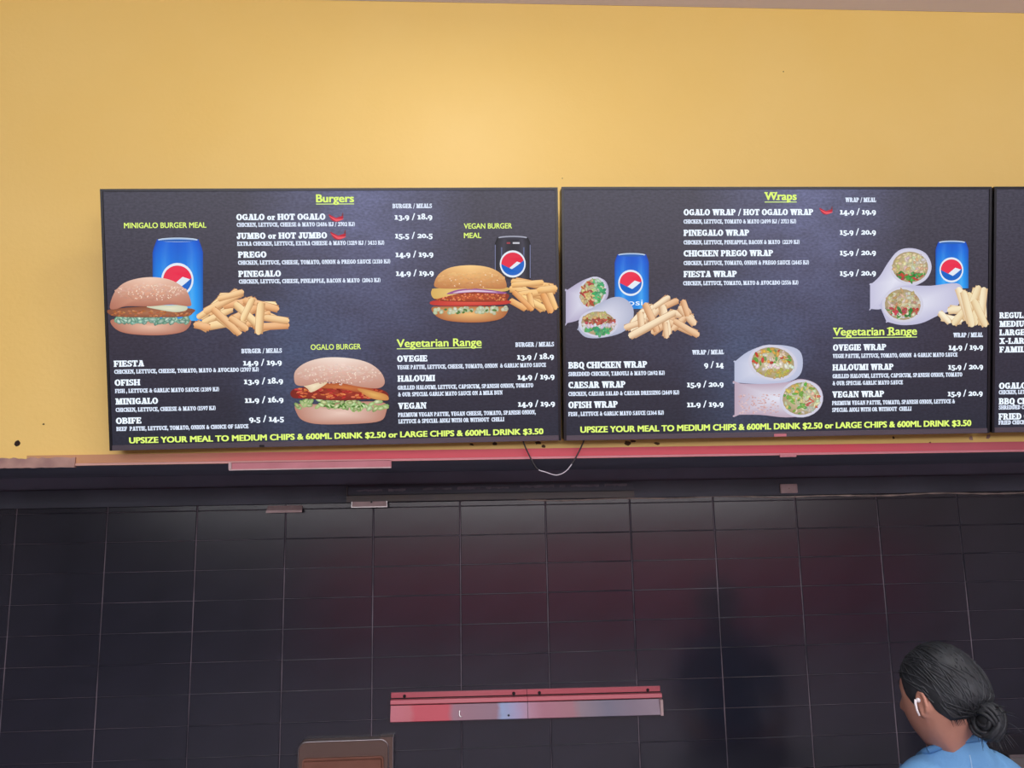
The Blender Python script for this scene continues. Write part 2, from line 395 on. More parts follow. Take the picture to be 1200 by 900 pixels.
# bench that carries it, below the frame
t2 = empty('steel_bench', (1.2, 2.45, 0), 'stainless steel work bench standing against the tiled wall at the right', 'bench')
top_z = a.z-.2
B('bench_top', (-.55, 1.0, -.25, .27, top_z-.04, top_z), M['bench'], t2, .004)
for sx in (-.5, .95):
    for sy in (-.2, .22): B('leg', (sx-.02, sx+.02, sy-.02, sy+.02, 0, top_z-.04), M['bench'], t2)

# ------------------------------------------------------------------ slab lettering
T_, t_, s_, p_ = .30, .18, .17, .07
def stem(x, T=T_): return [('r', x, 0, x+T, 1), ('r', x-p_, 0, x+T+p_, s_), ('r', x-p_, 1-s_, x+T+p_, 1)]
def O(cx, cy, rx, ry, a0=0, a1=360, tx=T_, ty=t_): return [('o', cx, cy, rx, ry, a0, a1, tx, ty)]
G = {
 'A': (1.02, [('l', .13, 0, .42, 1, .17), ('l', .68, 0, .42, 1, .32), ('r', .28, .22, .7, .36), ('r', 0, 0, .38, s_), ('r', .5, 0, 1.02, s_), ('r', .3, .86, .66, 1)]),
 'B': (.92, stem(.07)+O(.45, .74, .40, .26, -90, 90, .26, .15)+O(.47, .29, .45, .29, -90, 90, .28, .16)+[('r', .3, 0, .5, .16), ('r', .3, .44, .5, .58), ('r', .3, .85, .5, 1)]),
 'C': (.88, O(.5, .5, .5, .5, 50, 310, .30, .18)+[('r', .72, .60, .84, 1), ('r', .72, .02, .82, .3)]),
 'D': (.98, stem(.07)+O(.44, .5, .52, .5, -90, 90, .30, .17)+[('r', .3, 0, .46, .17), ('r', .3, .83, .46, 1)]),
 'E': (.86, stem(.07)+[('r', .3, 0, .84, s_), ('r', .3, .42, .66, .57), ('r', .3, 1-s_, .8, 1), ('r', .72, 0, .84, .32), ('r', .69, .7, .8, 1), ('r', .56, .34, .66, .66)]),
 'F': (.82, stem(.07)+[('r', .3, .40, .64, .55), ('r', .3, 1-s_, .8, 1), ('r', .69, .68, .8, 1), ('r', .54, .32, .64, .64)]),
 'G': (.98, O(.5, .5, .5, .5, 50, 350, .30, .18)+[('r', .72, .62, .84, 1), ('r', .62, .05, .92, .5), ('r', .52, .38, .98, .52)]),
 'H': (1.06, stem(.07)+stem(.69)+[('r', .3, .42, .75, .58)]),
 'I': (.46, stem(.08)),
 'J': (.66, [('r', .30, .2, .60, 1), ('r', .2, 1-s_, .67, 1)]+O(.30, .25, .30, .27, 180, 360, .22, .16)+[('r', 0, .2, .2, .42)]),
 'K': (1.02, stem(.07)+[('l', .35, .42, .72, 1, .2), ('l', .70, 0, .42, .62, .32), ('r', .56, .86, .98, 1), ('r', .54, 0, 1.04, s_)]),
 'L': (.82, stem(.07)+[('r', .3, 0, .8, s_), ('r', .68, 0, .8, .4)]),
 'M': (1.26, [('r', .12, 0, .26, 1), ('l', .46, 0, .12, 1, .32), ('l', .46, 0, .8, 1, .18), ('r', .84, 0, 1.14, 1), ('r', 0, 0, .4, s_), ('r', .74, 0, 1.24, s_), ('r', 0, 1-s_, .42, 1), ('r', .84, 1-s_, 1.24, 1)]),
 'N': (1.06, [('r', .12, 0, .26, 1), ('l', .72, 0, .14, 1, .3), ('r', .78, 0, .92, 1), ('r', 0, 0, .4, s_), ('r', 0, 1-s_, .4, 1), ('r', .66, 1-s_, 1.06, 1)]),
 'O': (1.0, O(.5, .5, .5, .52, 0, 360, .31, .17)),
 'P': (.88, stem(.07)+O(.44, .70, .42, .30, -90, 90, .28, .16)+[('r', .3, .40, .46, .56), ('r', .3, .84, .46, 1)]),
 'Q': (1.0, O(.5, .5, .5, .52, 0, 360, .31, .17)+[('l', .85, -.2, .5, .2, .25)]),
 'R': (1.0, stem(.07)+O(.44, .72, .40, .28, -90, 90, .28, .16)+[('r', .3, .44, .46, .58), ('r', .3, .84, .46, 1), ('l', .66, 0, .42, .5, .3), ('r', .6, 0, 1.0, s_)]),
 'S': (.78, O(.4, .73, .38, .27, 40, 270, .25, .17)+O(.4, .29, .38, .29, -140, 90, .26, .18)+[('r', .6, .66, .72, 1), ('r', .04, 0, .16, .36)]),
 'T': (.92, [('r', .31, 0, .61, 1), ('r', .2, 0, .72, s_), ('r', 0, 1-s_, .92, 1), ('r', 0, .66, .12, 1), ('r', .8, .66, .92, 1)]),
 'U': (1.04, [('r', .12, .3, .42, 1), ('r', .74, .3, .9, 1), ('r', 0, 1-s_, .5, 1), ('r', .62, 1-s_, 1.04, 1)]+O(.51, .34, .39, .36, 180, 360, .28, .18)),
 'V': (1.02, [('l', .36, 0, .08, 1, .32), ('l', .42, 0, .72, 1, .17), ('r', 0, 1-s_, .5, 1), ('r', .6, 1-s_, 1.0, 1)]),
 'W': (1.4, [('l', .3, 0, .08, 1, .3), ('l', .34, 0, .58, 1, .17), ('l', .86, 0, .6, 1, .3), ('l', .94, 0, 1.14, 1, .17), ('r', 0, 1-s_, .46, 1), ('r', .5, 1-s_, .92, 1), ('r', 1.0, 1-s_, 1.4, 1)]),
 'X': (1.0, [('l', .62, 0, .08, 1, .32), ('l', .1, 0, .68, 1, .17), ('r', 0, 0, .38, s_), ('r', .5, 0, 1.0, s_), ('r', 0, 1-s_, .48, 1), ('r', .58, 1-s_, .94, 1)]),
 'Y': (.98, [('r', .34, 0, .64, .5), ('l', .36, .42, .08, 1, .3), ('l', .5, .42, .72, 1, .17), ('r', .22, 0, .76, s_), ('r', 0, 1-s_, .46, 1), ('r', .58, 1-s_, .96, 1)]),
 '&': (1.06, O(.46, .76, .28, .24, 0, 360, .18, .13)+O(.40, .28, .40, .28, 60, 330, .27, .16)+[('l', .74, 0, .26, .66, .26), ('l', .66, .1, .84, .5, .16), ('r', .68, .44, 1.02, .56)]),
 '/': (.56, [('l', 0, -.1, .42, 1.05, .15)]),
 '-': (.5, [('r', .04, .32, .44, .5)]),
 '.': (.34, O(.16, .14, .16, .15, 0, 360, .16, .15)),
 ',': (.34, O(.16, .14, .16, .15, 0, 360, .16, .15)+[('l', .02, -.22, .16, .1, .13)]),
 '(': (.42, O(.42, .48, .40, .62, 110, 250, .2, .12)),
 ')': (.42, O(0, .48, .40, .62, -70, 70, .2, .12)),
 'o': (.72, O(.36, .34, .36, .35, 0, 360, .25, .13)),
 'r': (.62, [('r', .12, 0, .38, .68), ('r', .02, 0, .5, .13), ('r', .02, .55, .3, .68), ('r', .42, .42, .6, .68), ('r', .3, .5, .5, .64)]),
}
def dig(yo, sc, items):
    out = []
    for q in items:
        q = list(q)
        if q[0] == 'r': q[2] = yo+q[2]*sc; q[4] = yo+q[4]*sc
        elif q[0] == 'l': q[2] = yo+q[2]*sc; q[4] = yo+q[4]*sc
        else: q[2] = yo+q[2]*sc; q[4] *= sc; q[8] *= sc*.9+.1
        out.append(tuple(q))
    return out
D0 = {'0': (.8, O(.4, .5, .4, .5, 0, 360, .26, .18)),
 '1': (.58, [('r', .16, 0, .44, 1), ('r', .02, 0, .58, .2), ('r', .02, .8, .3, 1)]),
 '2': (.76, O(.38, .66, .36, .34, -30, 170, .27, .2)+[('l', .02, .08, .46, .55, .25), ('r', .02, 0, .74, .24), ('r', .62, 0, .74, .4)]),
 '3': (.74, O(.36, .74, .34, .26, -90, 160, .25, .16)+O(.36, .28, .37, .29, -160, 90, .26, .16)),
 '4': (.82, [('r', .4, 0, .67, 1), ('l', .0, .3, .4, 1, .18), ('r', 0, .24, .82, .42), ('r', .3, 0, .78, .14)]),
 '5': (.74, [('r', .1, .5, .26, 1), ('r', .1, .8, .68, 1)]+O(.34, .32, .38, .33, -160, 120, .27, .16)),
 '6': (.78, O(.4, .32, .38, .33, 0, 360, .25, .15)+O(.56, .5, .54, .5, 100, 190, .28, .16)),
 '7': (.74, [('r', .0, .78, .74, 1), ('l', .16, 0, .48, .85, .28), ('r', 0, .62, .12, 1)]),
 '8': (.78, O(.39, .74, .33, .26, 0, 360, .22, .14)+O(.39, .28, .38, .28, 0, 360, .24, .15)),
 '9': (.78, O(.38, .68, .38, .33, 0, 360, .25, .15)+O(.22, .5, .54, .5, -80, 10, .28, .16))}
for k, (wd, it) in D0.items():
    G['L'+k] = (wd, it)
    if k in '012': G[k] = (wd, dig(0, .74, it))
    elif k in '68': G[k] = (wd, dig(0, 1.0, it))
    else: G[k] = (wd, dig(-.20, .92, it))
def tess(it):
    """glyph pieces -> quads"""
    qs = []
    for q in it:
        if q[0] == 'r': _, a, b, c, d = q; qs.append([(a, b), (c, b), (c, d), (a, d)])
        elif q[0] == 'l': _, a, b, c, d, wd = q; qs.append([(a, b), (a+wd, b), (c+wd, d), (c, d)])
        else:
            _, cx, cy, rx, ry, a0, a1, tx, ty = q
            n = max(3, int((a1-a0)/30))
            for i in range(n):
                u, v = math.radians(a0+(a1-a0)*i/n), math.radians(a0+(a1-a0)*(i+1)/n)
                qs.append([(cx+(rx-tx)*math.cos(u), cy+(ry-ty)*math.sin(u)), (cx+rx*math.cos(u), cy+ry*math.sin(u)),
                           (cx+rx*math.cos(v), cy+ry*math.sin(v)), (cx+(rx-tx)*math.cos(v), cy+(ry-ty)*math.sin(v))])
    return qs
GQ = {k: (wd, tess(it)) for k, (wd, it) in G.items()}
def slab_quads(text, lining=False):
    x = 0; out = []
    for ch in text:
        if ch == ' ': x += .42; continue
        wd, qs = GQ['L'+ch if lining and ch.isdigit() else ch]
        out += [[(a+x, b) for a, b in q] for q in qs]; x += wd+.05
    return out, x-.05
# sans lettering from the built-in font
def sans_quads(text, bold=.02, serif=False, spacing=1.0):
    cu = bpy.data.curves.new('t', 'FONT'); cu.body = text; cu.size = 1; cu.offset = 0; cu.resolution_u = 3; cu.space_character = spacing
    o = bpy.data.objects.new('t', cu); C.objects.link(o)
    bpy.context.view_layer.update()
    me = bpy.data.meshes.new_from_object(o)
    vs = [(v.co.x, v.co.y) for v in me.vertices]; fs = [[vs[i] for i in p.vertices] for p in me.polygons]
    bpy.data.objects.remove(o); bpy.data.curves.remove(cu); bpy.data.meshes.remove(me)
    if bold: fs = [[(x+dx*bold, y+dy*bold*.5) for x, y in f] for f in fs for dx, dy in ((-1, -1), (1, -1), (-1, 1), (1, 1), (0, 0))]
    return fs
def capheight():
    f = sans_quads('H', 0); ys = [y for q in f for _, y in q]; return max(ys)
CAPH = capheight()

# ------------------------------------------------------------------ the screens
def emis(name, strength=1.0):
    mt = bpy.data.materials.new(name); mt.use_nodes = True; nt = mt.node_tree; b = nt.nodes['Principled BSDF']
    at = nt.nodes.new('ShaderNodeAttribute'); at.attribute_name = 'Col'
    b.inputs['Base Color'].default_value = (.01, .01, .01, 1); b.inputs['Roughness'].default_value = .4
    b.inputs['Specular IOR Level'].default_value = .1
    nt.links.new(at.outputs['Color'], b.inputs['Emission Color']); b.inputs['Emission Strength'].default_value = strength
    return mt
M['pic'] = emis('lit_screen_picture')
def flat_em(name, rgb, s=1.0):
    mt = mat(name, (10, 10, 10), .4, emit=(rgb, s)); mt.node_tree.nodes['Principled BSDF'].inputs['Specular IOR Level'].default_value = .1; return mt
M['txt'] = flat_em('lit_white_lettering', (230, 240, 252), 1.15)
M['sub'] = flat_em('lit_small_lettering', (216, 226, 244), 1.15)
M['lime'] = flat_em('lit_lime_lettering', (222, 246, 118), 1.08)
M['limeu'] = flat_em('lit_lime_underline', (214, 240, 140), 1.0)
M['halo'] = flat_em('lit_lettering_shadow', (34, 40, 62), 1.0)

def screen_bg():
    mt = bpy.data.materials.new('lit_slate_background'); mt.use_nodes = True; nt = mt.node_tree; b = nt.nodes['Principled BSDF']
    b.inputs['Base Color'].default_value = (.012, .012, .015, 1); b.inputs['Roughness'].default_value = .34; b.inputs['Specular IOR Level'].default_value = .16
    L = nt.links.new; N = nt.nodes.new
    uv = N('ShaderNodeTexCoord'); sp = N('ShaderNodeSeparateXYZ'); L(uv.outputs['UV'], sp.inputs[0])
    g = N('ShaderNodeValToRGB'); e = g.color_ramp.elements; e[0].color = lin((42, 43, 56))+(1,); e[1].color = lin((69, 67, 80))+(1,)
    e.new(.45); e[1].position = .45; e[1].color = lin((56, 50, 63))+(1,)
    L(sp.outputs[1], g.inputs[0])
    last = g.outputs[0]
    def blob(u, v, su, sv, col, amt, prev):
        mp = N('ShaderNodeMapping'); mp.vector_type = 'POINT'
        mp.inputs['Location'].default_value = (-u/su, -v/sv, 0); mp.inputs['Scale'].default_value = (1/su, 1/sv, 0); L(uv.outputs['UV'], mp.inputs[0])
        gr = N('ShaderNodeTexGradient'); gr.gradient_type = 'SPHERICAL'; L(mp.outputs[0], gr.inputs[0])
        n = N('ShaderNodeTexNoise'); n.inputs['Scale'].default_value = 9; n.inputs['Detail'].default_value = 5; L(uv.outputs['UV'], n.inputs['Vector'])
        mu = N('ShaderNodeMath'); mu.operation = 'MULTIPLY'; L(gr.outputs['Fac'], mu.inputs[0]); L(n.outputs['Fac'], mu.inputs[1])
        mu2 = N('ShaderNodeMath'); mu2.operation = 'MULTIPLY'; mu2.inputs[1].default_value = amt; mu2.use_clamp = True; L(mu.outputs[0], mu2.inputs[0])
        mx = N('ShaderNodeMixRGB'); mx.inputs[2].default_value = lin(col)+(1,); L(mu2.outputs[0], mx.inputs[0]); L(prev, mx.inputs[1]); return mx.outputs[0]
    last = blob(.56, 1.0, .26, .75, (112, 116, 156), 1.5, last)
    last = blob(.5, .42, .42, .3, (82, 88, 120), 1.2, last)
    last = blob(.42, .25, .16, .5, (80, 94, 126), 1.1, last)
    ns = N('ShaderNodeTexNoise'); ns.inputs['Scale'].default_value = 130; ns.inputs['Detail'].default_value = 3; L(uv.outputs['UV'], ns.inputs['Vector'])
    r = N('ShaderNodeMapRange'); r.inputs[1].default_value = .35; r.inputs[2].default_value = .72; r.inputs[3].default_value = .8; r.inputs[4].default_value = 1.3; L(ns.outputs['Fac'], r.inputs[0])
    mm = N('ShaderNodeVectorMath'); mm.operation = 'SCALE'; L(last, mm.inputs[0]); L(r.outputs[0], mm.inputs['Scale'])
    L(mm.outputs[0], b.inputs['Emission Color']); b.inputs['Emission Strength'].default_value = .88
    return mt
M['bg'] = screen_bg()

SW, SH = 1.11, .634
class Screen:
    def __init__(s, x, y, z, tilt, yw, ro, label):
        ex = Vector((math.cos(yw)*math.cos(ro), math.sin(yw)*math.cos(ro), math.sin(ro)))
        ey = Vector((0, -math.sin(tilt), math.cos(tilt))); ey = (ey-ex*ex.dot(ey)).normalized(); ez = ex.cross(ey)   # ez points into the room
        s.o = Vector((x, y, z+1.85)); s.ex, s.ey, s.ez = ex, ey, ez
        s.root = empty('menu_screen', s.o, label, 'screen', 'menu screens on the yellow wall')
        R = Matrix((ex, ey, ez)).transposed(); s.root.rotation_euler = R.to_euler()
        bm = bmesh.new(); box(bm, .0, SW, 0, SH, -.045, -.002, bev=.002); obj('back_case', bm, M['bezel'], s.root)
        bm = bmesh.new(); b = .006; bb = .013
        for d in ((0, b, 0, SH), (SW-b, SW, 0, SH), (b, SW-b, SH-b, SH)): box(bm, d[0], d[1], d[2], d[3], -.002, .003)
        obj('bezel', bm, M['bezel'], s.root)
        bm = bmesh.new(); box(bm, b, SW-b, 0, bb, -.002, .0035, bev=.001); obj('lower_bezel', bm, M['bezelgrey'], s.root)
        me = bpy.data.meshes.new('display')
        me.from_pydata([(b, bb, 0), (SW-b, bb, 0), (SW-b, SH-b, 0), (b, SH-b, 0)], [], [(0, 1, 2, 3)])
        u = me.uv_layers.new(name='UVMap')
        for i, c in enumerate(((0, 0), (1, 0), (1, 1), (0, 1))): u.data[i].uv = c
        s.disp = link_mesh('display', me, M['bg'], s.root)
        B('logo_badge', (SW*.33-.006, SW*.33+.006, .001, .006, .0036, .0046) if x < -.5 else (SW/2-.016, SW/2+.016, .001, .008, .0036, .0048), M['black'] if x < -.5 else M['pinkstrip'], s.root)
        # wall bracket behind
        bm = bmesh.new(); dp = (WY-(y - .3*math.sin(tilt)))
        bm.free()
        for fx in (.3, .8):
            bm = bmesh.new(); box(bm, SW*fx-.02, SW*fx+.02, SH*.12, SH*.88, -.062, -.045); obj('wall_bracket', bm, M['black'], s.root)
        for fx in (.3, .8):
            bm = bmesh.new(); box(bm, SW*fx-.015, SW*fx+.015, SH*.56, SH*.6, -(.045+math.sin(tilt)*SH*.6-.02), -.062); obj('bracket_arm', bm, M['black'], s.root)
        s.zb = .0008
    def loc(s, px, py):
        d = ray(px, py); t = (s.o-CAM).dot(s.ez)/d.dot(s.ez); q = CAM+d*t-s.o
        return (q.dot(s.ex), q.dot(s.ey))
    def flat(s, name, quads, m_, z):
        vs, fs = [], []
        for q in quads:
            fs.append(list(range(len(vs), len(vs)+len(q)))); vs += [(x, y, z) for x, y in q]
        me = bpy.data.meshes.new(name); me.from_pydata(vs, [], fs); return link_mesh(name, me, m_, s.disp)
    def place(s, quads, w0, pxa, pya, pxb, ch, h0=1.0, clip=None):
        """fit unit quads between two measured ends of a text line"""
        a = s.loc(pxa, pya); b = s.loc(pxb, pya)
        c1 = s.loc(pxa, pya-ch); sx = (b[0]-a[0])/w0; sy = (c1[1]-a[1])/h0
        out = []
        for q in quads:
            q = [(a[0]+x*sx, a[1]+y*sy) for x, y in q]
            if clip is None or max(x for x, _ in q) < clip: out.append(q)
        return out
    def slab(s, text, x0, y, x1, ch):
        q, wd = slab_quads(text, ch < 5.5); q = q+[[(a+.045, b) for a, b in f] for f in q]; return s.place(q, wd+.045, x0, y+.15, x1, ch*1.07)
    def sans(s, text, x0, y, x1, ch, bold=.02):
        q = sans_quads(text, bold); xs = [p[0] for f in q for p in f]; mn = min(xs); q = [[(a-mn, b) for a, b in f] for f in q]
        return s.place(q, max(xs)-mn, x0, y, x1, ch, CAPH)

class Pic:
    """flat picture shown on a screen: coloured shapes stacked by hairs, colour per corner"""
    def __init__(s, scr): s.s = scr; s.v = []; s.f = []; s.c = []; s.z = scr.zb
    def poly(s, pts, ci, co=None, smooth=True, center=None, shade=None):
        if smooth: pts = crom(pts)
        co = co or ci
        if center is None: center = (sum(p[0] for p in pts)/len(pts), sum(p[1] for p in pts)/len(pts))
        b = len(s.v); L = [s.s.loc(*p) for p in pts]; c = s.s.loc(*center)
        s.v.append((*c, s.z)); s.v += [(*p, s.z) for p in L]; n = len(L)
        cc = [lin(ci)] + [lin(shade(p, co)) if shade else lin(co) for p in pts]
        for k in range(n):
            s.f.append((b, b+1+(k+1) % n, b+1+k)); s.c += [cc[0], cc[1+(k+1) % n], cc[1+k]]
        s.z += 4e-6 if len(pts) < 9 else 8e-6
    def quad(s, pts, cols):
        b = len(s.v); s.v += [(*s.s.loc(*p), s.z) for p in pts]; s.f.append((b, b+1, b+2, b+3)); s.c += [lin(c) for c in cols]
    def up(s): s.z += 8e-6
    def ell(s, cx, cy, rx, ry, ci, co=None, rot=0, n=18, shade=None):
        cr, sr = math.cos(rot), math.sin(rot)
        s.poly([(cx+rx*math.cos(a)*cr-ry*math.sin(a)*sr, cy+rx*math.cos(a)*sr+ry*math.sin(a)*cr) for a in [2*PI*k/n for k in range(n)]], ci, co, False, (cx, cy), shade)
    def done(s, name):
        s.s.zb = s.z+1.5e-5
        me = bpy.data.meshes.new(name); me.from_pydata(s.v, [], s.f); ca = me.color_attributes.new('Col', 'FLOAT_COLOR', 'CORNER')
        arr = np.ones((len(s.c), 4), dtype=np.float32); arr[:, :3] = np.array(s.c); ca.data.foreach_set('color', arr.ravel())
        return link_mesh(name, me, M['pic'], s.s.disp)
def crom(p, n=4):
    out = []; N = len(p)
    for i in range(N):
        a, b, c, d = [np.array(p[(i+k) % N], float) for k in (-1, 0, 1, 2)]
        for t in [j/n for j in range(n)]:
            out.append(tuple(.5*((2*b)+(-a+c)*t+(2*a-5*b+4*c-d)*t*t+(-a+3*b-3*c+d)*t**3)))
    return out
def jit(c, a=12): 
    k = rnd.uniform(-a, a); return tuple(min(255, max(0, v+k+rnd.uniform(-a/3, a/3))) for v in c)
def mixc(a, b, t): return tuple(x+(y-x)*t for x, y in zip(a, b))

def chips(scr, sticks, dark, light, name='chips_picture', edge=(150, 90, 50)):
    P = Pic(scr)
    back = []
    for (x0, y0, x1, y1, wd) in sticks:      # a few more behind, crossed a little
        a = rnd.uniform(-.35, .35); mx, my = (x0+x1)/2, (y0+y1)/2; ux, uy = (x1-x0)*.42, (y1-y0)*.42
        back.append((mx-ux*math.cos(a)+uy*math.sin(a), my-uy*math.cos(a)-ux*math.sin(a), mx+ux*math.cos(a)-uy*math.sin(a), my+uy*math.cos(a)+ux*math.sin(a), wd))
    for (x0, y0, x1, y1, wd) in back+list(sticks):
        wd *= rnd.uniform(.78, .98)
        dx, dy = x1-x0, y1-y0; L = math.hypot(dx, dy); nx, ny = -dy/L*wd/2, dx/L*wd/2; ux, uy = dx/L*wd*.15, dy/L*wd*.15
        if ny > 0: nx, ny = -nx, -ny     # n points up in the picture
        c = mixc(dark, light, rnd.random()); hi = mixc(c, (255, 250, 225), .35); lo = mixc(c, edge, .45)
        P.poly([(x0+nx*1.1-ux*0, y0+ny*1.1), (x1+nx*1.1, y1+ny*1.1), (x1-nx*1.2, y1-ny*1.2), (x0-nx*1.2, y0-ny*1.2)], mixc(c, edge, .5), None, False)
        vx, vy = dx/L*wd*.3, dy/L*wd*.3; k = rnd.uniform(.75, 1.0)
        body = [(x0-vx*.6, y0-vy*.6), (x0+nx*.9+vx, y0+ny*.9+vy), ((x0+x1)/2+nx, (y0+y1)/2+ny), (x1+nx*k-vx, y1+ny*k-vy), (x1+vx*.6, y1+vy*.6), (x1-nx*k-vx, y1-ny*k-vy), ((x0+x1)/2-nx, (y0+y1)/2-ny), (x0-nx*.9+vx, y0-ny*.9+vy)]
        my = (y0+y1)/2
        def shade(p, co):
            side = ((p[0]-x0)*nx+(p[1]-y0)*ny)/(nx*nx+ny*ny)
            return mixc(c, hi, .7*side) if side > 0 else mixc(c, lo, min(1, -side)*.9)
        P.poly(body, mixc(c, hi, .45), c, True, None, shade)
    P.done(name)

def can(scr, x0, x1, y0, y1, ytop, body, logo, dark=False, word=None, lean=0):
    """drinks can: x span of body, y top, y bottom (where it is cut), shoulder y"""
    P = Pic(scr); w_ = x1-x0; cx = (x0+x1)/2
    def edge(y):
        if y < ytop: t = (ytop-y)/(ytop-y0); return w_*(.5-.09*t**1.3)
        return w_*.5
    ys = [y0, y0+(ytop-y0)*.3, y0+(ytop-y0)*.65, ytop, y0+(y1-y0)*.6, y1]
    prof = [(0, .35), (.06, .8), (.16, 1.0), (.25, 1.25), (.34, .95), (.5, .8), (.66, .92), (.78, 1.3), (.86, 1.0), (.95, .7), (1, .4)]
    for a, b in zip(ys, ys[1:]):
        for (u0, k0), (u1, k1) in zip(prof, prof[1:]):
            def pt(u, y): e = edge(y); return (cx-e+2*e*u+lean*(y-y0), y)
            def cl(k, y):
                c = body
                if dark: c = tuple(v*k for v in body)
                else:
                    c = mixc(mixc((12, 50, 130), body, min(1, k)), (120, 200, 250), max(0, k-1)*1.6)
                    c = mixc(c, (14, 60, 196), .6*max(0, 1-(y-y0)/(y1-y0)*1.5)); c = mixc(c, (80, 190, 250), .35*max(0, (y-y0)/(y1-y0)-.45))
                return c
            P.quad([pt(u0, a), pt(u1, a), pt(u1, b), pt(u0, b)], [cl(k0, a), cl(k1, a), cl(k1, b), cl(k0, b)])
    P.up()
    e = edge(y0)
    P.ell(cx, y0+.6, e*.97, 2.0 if w_ < 50 else 2.6, (120, 160, 210) if not dark else (110, 112, 130), (196, 214, 236) if not dark else (180, 182, 200))
    P.ell(cx, y0+1.5, e*.93, 1.3, (36, 96, 180) if not dark else (56, 54, 66))
    if dark:
        for xx in (x0+.8, x1-.8):
            P.poly([(xx-.5, ytop), (xx+.5, ytop), (xx+.5, y1-1), (xx-.5, y1-1)], (120, 124, 160), None, False)
        for k, c in ((-7, (160, 60, 70)), (0, (200, 200, 210)), (4, (200, 200, 210))): P.poly([(cx+k, 284), (cx+k+4, 284), (cx+k+4, 286), (cx+k, 286)], c, None, False)
        for xx in (cx-13, cx+13): P.poly([(xx-.8, 290), (xx+.8, 290), (xx+.5, 302), (xx-.5, 302)], (96, 104, 140), None, False)
    lx, ly, lr = logo
    # circle mark: pale ring, red upper part, pale wave, blue lower part
    P.ell(lx, ly, lr*.97, lr*1.02, (226, 234, 244), None, n=28)
    r = lr*.86; top = []; bot = []
    def wave(u): return -.06*math.sin(u*3.0) - u*.55
    A = [a for a in np.linspace(0, 2*PI, 60, endpoint=False)]
    red = []; blue = []
    for a in A:
        x, y = math.cos(a), math.sin(a)      # y up
        w1 = .62*x+.02+.12*math.sin(2.2*x); w2 = .62*x-.42+.30*(x+.2)*0 - .12*math.sin(2.2*x)
        q_ = (x+1)/2; w1 = -.95+1.7*q_**1.0; w2 = (-.78+1.15*q_**1.6) if dark else (-1.0+1.15*q_**1.7)
        red.append((lx+r*x, ly-r*max(y, min(w1, math.sqrt(max(0, 1-x*x)))))); blue.append((lx+r*x, ly-r*min(y, max(w2, -math.sqrt(max(0, 1-x*x))))))
    P.poly([q for q in red], (232, 48, 78) if not dark else (226, 44, 70), None, False, (lx-r*.35, ly-r*.45))
    P.poly([q for q in blue], (24, 100, 196), None, False, (lx+r*.45, ly+r*.72))
    P.done('drinks_can_picture')
    if word:
        q = scr.sans(*word, bold=.0); scr.flat('drinks_can_lettering', q, M['txt'], P.z+.00001); scr.zb = P.z+.00003

